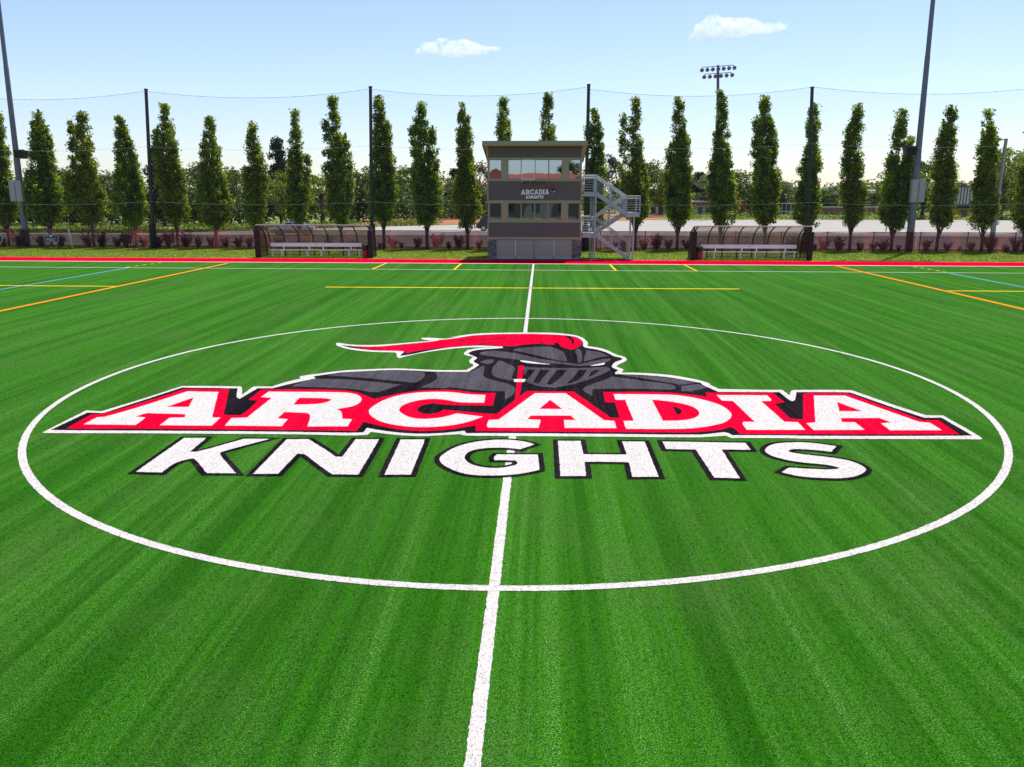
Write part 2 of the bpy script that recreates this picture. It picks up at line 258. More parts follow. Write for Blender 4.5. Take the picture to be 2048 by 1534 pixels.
 'red_surround':[[(-7.74,-3.40),(-7.81,-2.51),(-7.59,-2.46),(-7.25,-1.54),(-7.14,-1.18),(-6.96,-0.55),(-6.02,-0.53),(-5.70,-1.46),(-5.36,-2.45),(-5.04,-2.47),(-5.03,-2.14),(-5.10,-1.42),(-5.30,-1.36),(-5.34,-0.53),(-4.33,-0.46),(-3.95,-0.50),(-3.58,-0.51),(-3.29,-0.69),(-3.37,-0.56),(-3.12,-0.87),(-2.84,-1.20),(-2.70,-1.04),(-2.30,-0.61),(-1.84,-0.43),(-1.36,-0.38),(-1.02,-0.56),(-0.79,-0.64),(-0.45,-0.62),(-0.45,-1.62),(-1.38,-1.60),(-1.60,-1.48),(-1.82,-1.62),(-1.88,-1.94),(-1.76,-2.19),(-1.59,-2.26),(-1.44,-2.18),(-1.36,-1.94),(-0.55,-2.17),(-0.35,-2.21),(0.18,-0.44),(1.15,-0.44),(1.75,-2.37),(1.91,-2.36),(1.92,-1.28),(1.73,-1.26),(1.75,-0.47),(2.54,-0.40),(3.09,-0.44),(3.48,-0.59),(3.82,-0.75),(3.84,-0.44),(5.22,-0.38),(5.24,-1.14),(5.01,-1.25),(4.99,-2.30),(5.21,-2.34),(5.84,-0.39),(6.53,-0.36),(6.76,-0.41),(7.34,-2.31),(7.62,-2.30),(7.56,-3.15),(6.43,-3.20),(4.86,-3.25),(3.85,-3.28),(3.83,-2.96),(3.78,-2.86),(3.63,-3.03),(3.23,-3.18),(3.00,-3.24),(2.30,-3.24),(1.49,-3.26),(-0.57,-3.28),(-0.65,-3.28),(-0.66,-2.95),(-1.17,-3.26),(-1.60,-3.34),(-2.06,-3.23),(-2.69,-2.80),(-2.68,-3.36),(-3.69,-3.35),(-4.71,-3.36),(-6.46,-3.37),(-7.62,-3.43)]],
 'letters':[('A',[(-7.58,-3.16),(-7.59,-2.71),(-7.46,-2.67),(-7.17,-1.98),(-6.81,-0.75),(-6.15,-0.77),(-5.50,-2.64),(-5.34,-2.64),(-5.29,-3.15),(-6.21,-3.16),(-6.26,-2.68),(-5.99,-2.66),(-6.08,-2.44),(-6.83,-2.40),(-6.92,-2.63),(-6.70,-2.69),(-6.64,-3.16)]),
  ('R',[(-5.06,-3.14),(-5.13,-2.67),(-4.86,-2.62),(-4.89,-1.21),(-5.13,-1.15),(-5.13,-0.70),(-3.66,-0.69),(-3.43,-0.74),(-3.21,-0.91),(-3.07,-1.20),(-3.05,-1.56),(-3.13,-1.79),(-3.38,-1.98),(-3.24,-2.16),(-3.11,-2.63),(-2.93,-2.66),(-2.90,-3.10),(-3.60,-3.14),(-3.73,-2.46),(-3.86,-2.27),(-4.30,-2.22),(-4.29,-2.65),(-4.09,-2.70),(-4.05,-3.14),(-4.79,-3.13)]),
  ('C',[(-2.73,-2.18),(-2.77,-1.92),(-2.68,-1.43),(-2.48,-0.97),(-2.16,-0.69),(-1.72,-0.57),(-1.34,-0.59),(-1.02,-0.76),(-0.65,-0.81),(-0.63,-1.41),(-1.12,-1.42),(-1.42,-1.19),(-1.72,-1.14),(-1.99,-1.30),(-2.19,-1.63),(-2.21,-2.00),(-2.07,-2.30),(-1.86,-2.54),(-1.65,-2.60),(-1.39,-2.52),(-1.23,-2.39),(-1.09,-2.20),(-0.58,-2.39),(-0.83,-2.78),(-1.20,-3.04),(-1.70,-3.12),(-2.11,-2.98),(-2.41,-2.77),(-2.64,-2.42)]),
  ('A',[(-0.48,-2.94),(-0.46,-2.60),(-0.28,-2.57),(0.35,-0.62),(0.98,-0.60),(1.61,-2.54),(1.79,-2.58),(1.79,-3.03),(0.89,-3.05),(0.89,-2.55),(1.10,-2.56),(1.02,-2.26),(0.29,-2.29),(0.23,-2.53),(0.47,-2.56),(0.44,-3.06),(-0.44,-3.08)]),
  ('D',[(1.95,-0.63),(3.06,-0.61),(3.45,-0.76),(3.78,-1.12),(3.97,-1.47),(4.01,-1.86),(3.99,-2.12),(3.85,-2.46),(3.63,-2.72),(3.16,-2.99),(2.68,-3.05),(1.95,-3.06),(1.95,-2.58),(2.14,-2.55),(2.14,-1.08),(1.95,-1.09)]),
  ('I',[(4.03,-0.63),(5.05,-0.61),(5.04,-0.97),(4.99,-1.06),(4.80,-1.07),(4.82,-2.51),(5.05,-2.54),(5.03,-3.00),(4.02,-3.04),(4.04,-2.62),(4.10,-2.54),(4.29,-2.55),(4.25,-1.09),(4.04,-1.06)]),
  ('A',[(5.99,-0.59),(6.61,-0.57),(7.22,-2.43),(7.39,-2.48),(7.37,-2.93),(6.48,-2.97),(6.50,-2.55),(6.71,-2.48),(6.62,-2.20),(5.91,-2.24),(5.84,-2.50),(6.07,-2.50),(6.05,-2.96),(5.17,-3.01),(5.18,-2.60),(5.36,-2.53)])],
 'counters':[[(-6.66,-1.96),(-6.46,-1.24),(-6.24,-1.94)],
  [(-4.34,-1.19),(-3.83,-1.18),(-3.65,-1.30),(-3.69,-1.46),(-3.82,-1.64),(-4.30,-1.70)],
  [(0.66,-1.14),(0.88,-1.82),(0.45,-1.82)],
  [(2.67,-1.06),(2.98,-1.15),(3.27,-1.37),(3.42,-1.64),(3.43,-1.98),(3.35,-2.21),(3.21,-2.40),(2.95,-2.52),(2.66,-2.53)],
  [(6.27,-1.09),(6.49,-1.75),(6.06,-1.77)]],
 'teardrop':[[(3.00,-1.54),(3.12,-1.73),(3.11,-1.94),(3.01,-2.13),(2.98,-2.04)]],
 'lower':[('K',[(-5.43,-5.49),(-5.46,-3.85),(-5.09,-3.84),(-5.05,-4.55),(-4.96,-4.56),(-4.83,-4.43),(-4.45,-3.86),(-4.02,-3.85),(-4.54,-4.51),(-4.56,-4.63),(-3.95,-5.49),(-4.38,-5.50),(-4.73,-5.00),(-4.85,-4.87),(-4.90,-4.88),(-5.05,-5.07),(-5.04,-5.50)]),
  ('N',[(-3.69,-5.51),(-3.73,-3.86),(-3.37,-3.84),(-2.91,-4.41),(-2.69,-4.71),(-2.59,-4.71),(-2.59,-3.81),(-2.20,-3.80),(-2.16,-5.48),(-2.54,-5.48),(-2.86,-5.07),(-3.21,-4.60),(-3.33,-4.59),(-3.33,-5.49)]),
  ('I',[(-1.78,-5.47),(-1.84,-3.80),(-1.44,-3.78),(-1.40,-5.45)]),
  ('G',[(-1.08,-4.76),(-1.07,-4.58),(-0.92,-4.19),(-0.68,-3.91),(-0.35,-3.76),(-0.05,-3.73),(0.23,-3.83),(0.37,-3.97),(0.15,-4.24),(-0.03,-4.17),(-0.25,-4.16),(-0.50,-4.22),(-0.67,-4.38),(-0.71,-4.65),(-0.65,-4.85),(-0.54,-5.01),(-0.34,-5.12),(-0.13,-5.13),(0.09,-5.00),(0.13,-4.92),(0.12,-4.84),(0.08,-4.77),(-0.23,-4.77),(-0.25,-4.64),(-0.21,-4.50),(0.43,-4.48),(0.46,-5.17),(0.29,-5.30),(0.02,-5.42),(-0.38,-5.46),(-0.68,-5.37),(-0.88,-5.16),(-1.02,-4.96)]),
  ('H',[(0.76,-3.77),(1.13,-3.76),(1.14,-4.44),(1.80,-4.43),(1.82,-4.40),(1.81,-3.76),(2.18,-3.76),(2.17,-5.40),(1.79,-5.42),(1.81,-4.80),(1.75,-4.78),(1.14,-4.79),(1.13,-5.41),(0.76,-5.43)]),
  ('T',[(2.47,-3.74),(3.82,-3.76),(3.81,-4.12),(3.35,-4.12),(3.32,-5.42),(2.96,-5.41),(2.94,-4.14),(2.47,-4.13)]),
  ('S',[(3.99,-5.14),(4.16,-4.94),(4.73,-5.02),(4.91,-4.93),(4.81,-4.79),(4.34,-4.68),(4.07,-4.45),(4.01,-4.24),(4.03,-4.10),(4.17,-3.87),(4.37,-3.74),(4.75,-3.68),(5.00,-3.75),(5.24,-3.88),(5.05,-4.17),(4.88,-4.10),(4.55,-4.04),(4.45,-4.07),(4.38,-4.17),(4.47,-4.28),(5.08,-4.49),(5.26,-4.69),(5.29,-4.94),(5.23,-5.06),(5.04,-5.26),(4.75,-5.38),(4.37,-5.35),(4.15,-5.29)])],
 'stripe':[[(-0.06,2.03),(0.07,2.04),(0.06,-0.92),(-0.04,-1.16)]],
 'dash':[[(-0.12,0.61),(0.14,0.62),(0.13,0.44),(0.11,0.34),(-0.11,0.34)]],
}

# ------------------------------------------------------------------ field geometry
def touch_y(x): return 31.05-0.023*x
def red_y(x): return 34.15-0.025*x
def fence_y(x): return 43.4-0.035*x
rng = np.random.default_rng(7)

def refine(poly, step=0.035, jit=0.003):
    """ragged turf edge: subdivide and nudge"""
    out = []; n = len(poly)
    for i in range(n):
        a = np.array(poly[i]); b = np.array(poly[(i+1) % n]); L = np.hypot(*(b-a)); k = max(1, int(L/step))
        for j in range(k): out.append(a+(b-a)*j/k+(rng.normal(0, jit, 2) if j else 0))
    return [tuple(p) for p in out]
def offset(poly, d, lim=2.2):
    P = np.array(poly); n = len(P)
    if np.sum(P[:, 0]*np.roll(P[:, 1], -1)-np.roll(P[:, 0], -1)*P[:, 1]) < 0: P = P[::-1]
    out = []
    for i in range(n):
        a, b, c = P[i-1], P[i], P[(i+1) % n]
        u = (b-a)/max(1e-6, np.hypot(*(b-a))); w = (c-b)/max(1e-6, np.hypot(*(c-b)))
        nu = np.array([u[1], -u[0]]); nw = np.array([w[1], -w[0]]); m = nu+nw; k = max(0.15, (1+nu@nw))
        v = m/k; L = np.hypot(*v)
        if L > lim: v *= lim/L
        out.append(tuple(b+v*d))
    return out
def inside(poly, X, Y):
    """vectorised even-odd test"""
    P = np.array(poly); r = np.zeros(len(X), bool)
    idx = np.where((X >= P[:, 0].min()) & (X <= P[:, 0].max()) & (Y >= P[:, 1].min()) & (Y <= P[:, 1].max()))[0]
    if not len(idx): return r
    x, y = X[idx], Y[idx]; q = np.zeros(len(idx), bool)
    x0, y0 = P[-1]
    for x1, y1 in P:
        if y0 != y1:
            q ^= ((y0 > y) != (y1 > y)) & (x < (x1-x0)*(y-y0)/(y1-y0)+x0)
        x0, y0 = x1, y1
    r[idx] = q; return r

# every painted shape: (key, polygons, z, material, test)
SHEETS = {}          # key -> dict(v, f, z)
ORDER = []           # painter's order for the fibre colours
def sheet(key, polys, z, test=None, ragged=True):
    v = []; f = []
    for p in polys:
        q = refine(p) if ragged else [tuple(a) for a in p]
        cv, ce, cf = delaunay_2d_cdt([Vector(a) for a in q], [(i, (i+1) % len(q)) for i in range(len(q))], [], 1, 1e-5)[:3]
        n = len(v); v += [(a[0], a[1], z) for a in cv]; f += [tuple(n+i for i in t) for t in cf]
    SHEETS[key] = dict(v=v, f=f, z=z, blades=None)
    ORDER.append((key, test or (lambda X, Y, pp=polys: np.logical_or.reduce([inside(p, X, Y) for p in pp]))))
def strip(x0, y0, x1, y1, w):
    d = np.array([x1-x0, y1-y0]); d = d/np.hypot(*d); n = np.array([-d[1], d[0]])*w/2
    return [(x0+n[0], y0+n[1]), (x0-n[0], y0-n[1]), (x1-n[0], y1-n[1]), (x1+n[0], y1+n[1])]

LW = 0.112
# lines of the pitch
sheet('halfway_line', [strip(0, -30, 0, touch_y(0)-0.06, LW+0.005)], 0.004)
def ring_test(X, Y):
    d = np.hypot(X+0.10, Y-0.366); return np.abs(d-9.1) < 0.056
a = np.linspace(0, 2*math.pi, 1441)[:-1]
jo, ji = rng.normal(0, .0025, 1440), rng.normal(0, .0025, 1440)
SHEETS['centre_circle_line'] = dict(v=[(-0.10+(9.156+jo[i])*math.cos(t), 0.366+(9.156+jo[i])*math.sin(t), 0.006) for i, t in enumerate(a)]+[(-0.10+(9.044+ji[i])*math.cos(t), 0.366+(9.044+ji[i])*math.sin(t), 0.006) for i, t in enumerate(a)],
    f=[t for i in range(1440) for t in ((i, (i+1) % 1440, 1440+i), ((i+1) % 1440, 1440+(i+1) % 1440, 1440+i))], z=0.006, blades=None)
ORDER.append(('centre_circle_line', ring_test))
LINE_MAT = {'halfway_line': T_WHITE, 'centre_circle_line': T_WHITE}
LINE_LABEL = {'halfway_line': None}
def far_line(key, polys, z, m):
    sheet(key, polys, z, ragged=False); LINE_MAT[key] = m
far_line('touch_line', [[(-62, touch_y(-62)-.15), (62, touch_y(62)-.15), (62, touch_y(62)+.12), (-62, touch_y(-62)+.12)]], 0.005, T_WHITE)
far_line('inner_sideline', [[(-62, 26.85+.024*62-.07), (62, 26.85-.024*62-.07), (62, 26.85-.024*62+.07), (-62, 26.85+.024*62+.07)]], 0.007, T_WHITE)
far_line('wing_line', [strip(-9.14, 18.29, 9.14, 18.29, .22)], 0.004, T_YELLOW)
far_line('side_yellow_line', [strip(-60, 18.9, -18.5, 18.16, .20), strip(17.9, 17.94, 60, 17.6, .20)], 0.006, T_YELLOW)
far_line('restraining_line', [strip(-18.62, -30, -18.48, 30.6, .19), strip(17.95, -30, 17.70, 30.55, .19)], 0.009, T_ORANGE)
far_line('quarter_line', [strip(-23.25, -30, -22.88, 27.3, .13), strip(22.1, -30, 22.03, 26.2, .13)], 0.004, T_BLUE)
far_line('tick_mark', [strip(-8.92, 27.0, -8.92, 31.0, .12), strip(-4.35, 26.9, -4.35, 30.9, .12), strip(4.55, 26.7, 4.55, 30.7, .12), strip(8.92, 26.6, 8.92, 30.6, .12)], 0.010, T_YELLOW)
far_line('dash_mark', [strip(x, y, x, y+.42, .13) for x, y in ((-23.1, 27.5), (-23.0, 28.3), (-22.9, 29.0), (-22.8, 29.7), (-22.75, 30.5), (22.0, 29.6), (22.05, 28.9), (22.08, 28.1), (22.1, 27.2), (22.05, 26.4))], 0.011, T_YELLOW)

# midfield logo, painter's order
def smooth(poly, it=2, lim=R(48)):
    """round the gentle bends of a traced outline, keep its corners"""
    P = [np.array(p, float) for p in poly]
    for _ in range(it):
        out = []; n = len(P)
        for i in range(n):
            a_, b_, c_ = P[i-1], P[i], P[(i+1) % n]; u, w = b_-a_, c_-b_
            t_ = abs(math.atan2(u[0]*w[1]-u[1]*w[0], u@w))
            if 0.02 < t_ < lim: out += [b_-u*.25, b_+w*.25]
            else: out.append(b_)
        P = out
    return [tuple(p) for p in P]
def LG(key, polys, z): sheet('L:'+key, [smooth(p) for p in polys], z)
LG('white_border', LOGO['white_border'], .008)
LG('black_backing', LOGO['black_backing'], .010)
for k in ('shoulder_plate', 'helmet_plate'):
    for i, p in enumerate(LOGO[k]): LG('%s_%d' % (k, i), [p], .012)
for k in ('collar', 'visor'): LG(k, LOGO[k], .012)
LG('plume', LOGO['plume'], .012); LG('red_surround', LOGO['red_surround'], .0125)
MULTI = ('shoulder_plate', 'helmet_plate', 'visor_slot', 'eye', 'plume_streak', 'letter_counter')
for k in ('visor_slot', 'eye', 'plume_streak'):
    for i, p in enumerate(LOGO[k]): LG('%s_%d' % (k, i), [p], .014)
for i, (ch, p) in enumerate(LOGO['letters']): LG('upper_%d' % i, [p], .0145)
for i, p in enumerate(LOGO['counters']): LG('letter_counter_%d' % i, [p], .0165)
LG('teardrop', LOGO['teardrop'], .0185)
for i, (ch, p) in enumerate(LOGO['lower']):
    LG('outline_%d' % i, [offset(p, 0.082)], .008); LG('lower_%d' % i, [p], .010)
LG('red_stripe', LOGO['stripe'], .0165); LG('centre_dash', LOGO['dash'], .0185)
LOGO_MAT = {'white_border': T_WHITE, 'black_backing': T_BLACK, 'shoulder_plate': T_GREY, 'collar': T_GREY, 'helmet_plate': T_GREY, 'visor': T_GREY,
            'plume': T_RED, 'red_surround': T_RED, 'visor_slot': T_BLACK, 'eye': T_WHITE, 'plume_streak': T_BLACK, 'letter_counter': T_RED, 'teardrop': T_BLACK,
            'red_stripe': T_RED, 'centre_dash': T_WHITE}

# ---- turf fibres: one small leaning triangle each, coloured by the shape they grow in
def sample_fibres():
    XS, YS, SC = [], [], []
    area = [(-34, 34, -13.5, 20)]
    n = 4_600_000
    x0, x1, y0, y1 = area[0]
    X = rng.uniform(x0, x1, n).astype(np.float32); Y = rng.uniform(y0, y1, n).astype(np.float32)
    d = np.hypot(X-0.45, Y+15.97); full = n/((x1-x0)*(y1-y0))
    keep = (np.abs(X-0.45) < 1.6+0.78*(Y+15.97)) & (rng.random(n) < np.minimum(1.0, (7.0/d)**1.55))
    return X[keep], Y[keep], d[keep]
FX, FY, FD = sample_fibres()
cls = np.full(len(FX), -1, np.int16)
for i, (key, test) in enumerate(ORDER):
    if key in ('touch_line', 'inner_sideline', 'tick_mark', 'dash_mark', 'side_yellow_line', 'wing_line'): continue
    cls[test(FX.astype(float), FY.astype(float))] = i
def fibres(sel, z):
    x, y, d = FX[sel], FY[sel], FD[sel]; n = len(x)
    th = rng.uniform(0, 2*math.pi, n); L = rng.uniform(0.016, 0.032, n)
    # the nap alternates slowly between brushing passes
    nap = np.sin(x*1.9+0.6*np.sin(x*0.7+1.3))*0.5
    lean = rng.uniform(1.0, 2.8, n); az = rng.uniform(0, 2*math.pi, n)
    dx = np.cos(az)*lean; dy = np.sin(az)*lean+nap*0.7
    w = rng.uniform(0.0022, 0.0042, n)*np.clip((d/7)**0.55, 1, 2.2)
    bx, by = np.cos(th)*w, np.sin(th)*w
    hz = L/np.sqrt(1+dx*dx+dy*dy)
    zz = np.full(n, z)
    co = np.stack([np.stack([x-bx, y-by, zz], 1), np.stack([x+bx, y+by, zz], 1), np.stack([x+dx*hz, y+dy*hz, zz+hz], 1)], 1).reshape(-1, 3)
    return co, np.arange(3*n).reshape(-1, 3)
def sheet_mesh(name, key, m):
    s = SHEETS[key]; v = np.array(s['v'], np.float32).reshape(-1, 3); f = np.array(s['f'], np.int32).reshape(-1, 3)
    # sheets face up
    a, b, c = v[f[:, 0]], v[f[:, 1]], v[f[:, 2]]
    nz = (b[:, 0]-a[:, 0])*(c[:, 1]-a[:, 1])-(b[:, 1]-a[:, 1])*(c[:, 0]-a[:, 0]); f[nz < 0] = f[nz < 0][:, ::-1]
    k = [i for i, o in enumerate(ORDER) if o[0] == key][0]; sel = np.where(cls == k)[0]
    mi = np.zeros(len(f), np.int32)
    if len(sel):
        co, fa = fibres(sel, s['z']); fa = fa+len(v); v = np.vstack([v, co]); f = np.vstack([f, fa]); mi = np.concatenate([mi, np.ones(len(fa), np.int32)])
    return mesh_np(name, v, f, m, mi)

# ground to the horizon, road, grass verge, turf, red strip
def flat(name, poly, z, m, kind='structure', sub=None):
    tr = tessellate_polygon([[Vector((a, b, 0)) for a, b in poly]])
    f = [t if (Vector((*poly[t[1]], 0))-Vector((*poly[t[0]], 0))).cross(Vector((*poly[t[2]], 0))-Vector((*poly[t[0]], 0))).z > 0 else t[::-1] for t in tr]
    me = bpy.data.meshes.new(name); me.from_pydata([(a, b, z) for a, b in poly], [], f); me.update()
    return tag(link(name, me, m), kind=kind)
def grass_mat(name, dark, lite, dry, rough=0.8):
    m, t, b, o = new_mat(name)
    n1 = noise(t, 0.35, 5, 0.6); n2 = noise(t, 9.0, 4, 0.65); n3 = noise(t, 55.0, 2, 0.6)
    c = ramp(t, n2, [(0.3, dark), (0.7, lite)]); c = mixc(t, ramp(t, n1, [(0.45, 0.0), (0.75, 0.8)]), c, dry)
    c = mixc(t, 1.0, c, ramp(t, n3, [(0.3, 0.6), (0.7, 1.35)]), 'MULTIPLY')
    t.links.new(c, b.inputs['Base Color']); b.inputs['Roughness'].default_value = rough; b.inputs['Specular IOR Level'].default_value = 0.2
    bump(t, b, n3, 0.7, 0.04); return m
M_VERGE = grass_mat('verge_grass', (0.13, 0.20, 0.008), (0.21, 0.29, 0.014), (0.26, 0.27, 0.03))
M_FARGRASS = grass_mat('far_grass', (0.10, 0.15, 0.02), (0.18, 0.23, 0.04), (0.32, 0.25, 0.09))
M_ROAD = mat('road_concrete', (0.37, 0.33, 0.285), 0.85, var=0.10, scale=0.25, fine=12, spec=0.2, bmp=0.05)
M_KERB = mat('kerb_concrete', (0.55, 0.51, 0.46), 0.8, var=0.15, scale=2)
M_CLAY = mat('clay', (0.34, 0.15, 0.075), 0.9, var=0.2, scale=0.4, spec=0.1)
flat('ground', [(-2500, -400), (2500, -400), (2500, 4200), (-2500, 4200)], -0.060, M_FARGRASS)
flat('turf_pitch', [(-62, -46), (62, -46), (62, touch_y(62)), (-62, touch_y(-62))], 0.0, T_GREEN[0])
flat('red_border_turf', [(-62, touch_y(-62)), (62, touch_y(62)), (62, red_y(62)), (-62, red_y(-62))], 0.0015, T_RED[0])
sel = np.where(cls == -1)[0]; gco, gfa = fibres(sel, 0.0)
tag(link('turf_fibres', mesh_np('turf_fibres', gco, gfa, [T_GREEN[1]])), 'short green synthetic turf fibres of the pitch', 'turf', kind='stuff')
for key, m in LINE_MAT.items():
    tag(link(key, sheet_mesh(key, key, m)), kind='structure')
lg = tag(empty('midfield_logo'), 'huge red, black and white knight logo reading ARCADIA KNIGHTS painted inside the centre circle', 'logo')
def lpart(name, key, m, parent, label=None):
    o = link(name, sheet_mesh(name, key, m), None, parent)
    if label: o['label'] = label
    return o
for k, m in LOGO_MAT.items():
    if k in MULTI:
        for i in range(len(LOGO.get(k, LOGO['counters']))): lpart({'eye': 'eye_slit'}.get(k, k), 'L:%s_%d' % (k, i), m, lg)
    else: lpart(k, 'L:'+k, m, lg)
for i, (ch, p) in enumerate(LOGO['letters']): lpart('letter', 'L:upper_%d' % i, T_WHITE, lg, 'white slab letter %s of the upper word' % ch)
for i, (ch, p) in enumerate(LOGO['lower']):
    lpart('letter_outline', 'L:outline_%d' % i, T_BLACK, lg); lpart('letter', 'L:lower_%d' % i, T_WHITE, lg, 'white letter %s of the lower word' % ch)

# verge behind the red strip, kerb, road, far verge, clay
XS = (-80, 80)
flat('grass_verge', [(-80, red_y(-80)), (80, red_y(80)), (80, fence_y(80)+2.2), (-80, fence_y(-80)+2.2)], -0.012, M_VERGE)
kb = MB(); 
for i in range(40):
    x0 = -80+4*i; x1 = x0+3.985
    v = [(x, fence_y(x)+2.2+dy, z) for z in (-0.05, 0.13) for dy in (0, 0.3) for x in (x0, x1)]
    kb.add(v, [(0, 2, 3, 1), (4, 5, 7, 6), (0, 1, 5, 4), (2, 6, 7, 3), (0, 4, 6, 2), (1, 3, 7, 5)])
tag(kb.build('kerb', M_KERB), kind='structure')
flat('road', [(-240, fence_y(-80)+2.4), (-80, fence_y(-80)+2.4), (80, fence_y(80)+2.4), (320, fence_y(80)+2.4), (320, 128), (60, 126), (19.5, 123.7), (-19, 92.8), (-42, 70), (-240, 66)], -0.030, M_ROAD)
M_LOT = mat('lot_asphalt', (0.155, 0.112, 0.096), 0.9, var=0.12, scale=0.3, fine=10, spec=0.15, bmp=0.05)
flat('parking_lot', [(-240, fence_y(-80)+2.45), (-80, fence_y(-80)+2.45), (80, fence_y(80)+2.45), (320, fence_y(80)+2.45), (320, 66), (30, 68), (-42, 66.5), (-240, 63)], -0.024, M_LOT)
flat('clay_infield', [(-27, 98), (-20, 96), (0, 113), (22, 128), (30, 170), (-10, 165), (-30, 120)], -0.045, M_CLAY)

# ------------------------------------------------------------------ press box
M_SIDING = mat('lap_siding', (0.150, 0.112, 0.105), 0.75, var=0.10, scale=1.2, fine=25, spec=0.3, stretch=(0.4, 1, 6))
M_TRIM = mat('tan_trim', (0.37, 0.295, 0.19), 0.65, var=0.08, scale=2, spec=0.3)
M_SOFFIT = mat('soffit_wood', (0.50, 0.40, 0.25), 0.6, var=0.12, scale=2, stretch=(0.5, 6, 1))
M_ROOF = mat('roof_membrane', (0.20, 0.075, 0.055), 0.8, var=0.2, scale=1)
M_DOOR = mat('door_paint', (0.33, 0.30, 0.25), 0.55, var=0.05, scale=1.5)
M_KICK = mat('kick_plate', (0.34, 0.38, 0.42), 0.4, metal=0.6, var=0.1)
M_WHITEFRAME = mat('white_frame', (0.78, 0.78, 0.76), 0.4, var=0.04)
M_ALU = mat('bronze_frame', (0.30, 0.27, 0.21), 0.45, var=0.08)
M_INT = mat('interior_paint', (0.18, 0.17, 0.16), 0.8, var=0.08)
M_GALV = mat('galvanised_steel', (0.38, 0.40, 0.43), 0.5, metal=0.25, var=0.14, scale=4, fine=18, spec=0.5)
def glass_mat(name, refl, tint, wav=0.02):
    m, t, b, o = new_mat(name); t.nodes.remove(b)
    g = nd(t, 'ShaderNodeBsdfGlossy', Roughness=0.015); g.inputs[0].default_value = (0.60, 0.70, 0.82, 1)
    tr = nd(t, 'ShaderNodeBsdfTransparent'); tr.inputs[0].default_value = (*tint, 1)
    mx = t.nodes.new('ShaderNodeMixShader'); lw = nd(t, 'ShaderNodeLayerWeight', Blend=0.25)
    mr = nd(t, 'ShaderNodeMapRange'); mr.inputs['To Min'].default_value = refl; mr.inputs['To Max'].default_value = 0.95
    t.links.new(lw.outputs['Fresnel'], mr.inputs[0]); t.links.new(mr.outputs[0], mx.inputs[0])
    t.links.new(tr.outputs[0], mx.inputs[1]); t.links.new(g.outputs[0], mx.inputs[2]); t.links.new(mx.outputs[0], o.inputs[0])
    n = noise(t, 0.9, 2, 0.5); bm = nd(t, 'ShaderNodeBump', Strength=wav, Distance=0.1)
    t.links.new(n, bm.inputs['Height']); t.links.new(bm.outputs[0], g.inputs['Normal'])
    return m
M_GLASS = glass_mat('window_glass', 0.50, (0.42, 0.46, 0.48))
M_STONE, _t, _b, _o = new_mat('stacked_stone')
_isl = _t.nodes.new('ShaderNodeNewGeometry').outputs['Random Per Island']
_c = ramp(_t, _isl, [(0.0, (0.075, 0.075, 0.085)), (0.35, (0.16, 0.155, 0.16)), (0.7, (0.23, 0.215, 0.20)), (1.0, (0.32, 0.31, 0.30))])
_n = noise(_t, 22, 4, 0.65); _c = mixc(_t, 1.0, _c, ramp(_t, _n, [(0.3, 0.65), (0.7, 1.3)]), 'MULTIPLY')
_t.links.new(_c, _b.inputs['Base Color']); _b.inputs['Roughness'].default_value = 0.85; bump(_t, _b, _n, 0.6, 0.02)

PX, PY, PD = 2.95, 34.4, 4.2          # half width, front plane, depth
PB = PY+PD
pb = tag(empty('press_box', (0, PY+PD/2, 0)), 'three-storey grey clapboard press box with tan window bands beside the halfway line', 'building')
def lap(name, z0, z1, back=True):
    """band of overlapping boards on front, sides and back"""
    m = MB(); n = max(1, round((z1-z0)/0.145)); h = (z1-z0)/n
    for i in range(n):
        a, b = z0+i*h, z0+(i+1)*h+0.012
        if i == n-1: b = z1
        k = 0.022                                    # lower edge stands proud
        def board(p, q, nx, ny):
            m.add([(p[0]+nx*k, p[1]+ny*k, a), (q[0]+nx*k, q[1]+ny*k, a), (q[0]+nx*.006, q[1]+ny*.006, b), (p[0]+nx*.006, p[1]+ny*.006, b),
                   (p[0]-nx*.1, p[1]-ny*.1, a), (q[0]-nx*.1, q[1]-ny*.1, a)], [(0, 1, 2, 3), (4, 5, 1, 0)])
        board((-PX, PY), (PX, PY), 0, -1); board((PX, PY), (PX, PB), 1, 0); board((PX, PB), (-PX, PB), 0, 1); board((-PX, PB), (-PX, PY), -1, 0)
    # solid core
    for (x0, x1, y0, y1) in ((-PX, PX, PY+.012, PY+.14), (-PX, PX, PB-.14, PB-.012), (-PX+.012, -PX+.14, PY+.14, PB-.14), (PX-.14, PX-.012, PY+.14, PB-.14)): m.box(x0, x1, y0, y1, z0, z1)
    return m.build(name, M_SIDING, pb, fix=False)
lap('siding', 1.42, 2.33); lap('siding', 3.70, 4.88); lap('siding', 6.30, 7.05)
def ring_band(name, z0, z1, out, m, d=0.10):
    b = MB(); x, y0, y1 = PX+out, PY-out, PB+out
    b.box(-x, x, y0, PY+d, z0, z1); b.box(-x, x, PB-d, y1, z0, z1); b.box(-x, -PX+d, PY+d, PB-d, z0, z1); b.box(PX-d, x, PY+d, PB-d, z0, z1)
    return b.build(name, m, pb)
for z0, z1 in ((1.26, 1.42), (2.33, 2.47), (3.55, 3.70), (4.88, 4.98), (6.19, 6.30)): ring_band('trim_band', z0, z1, 0.035, M_TRIM)
for sx in (-1, 1):          # corner boards over the siding
    for z0, z1 in ((1.42, 2.33), (3.70, 4.88), (6.30, 6.98)):
        MB().box(sx*PX-0.045, sx*PX+0.045, PY-0.042, PY+0.05, z0, z1).build('corner_board', M_TRIM, pb)
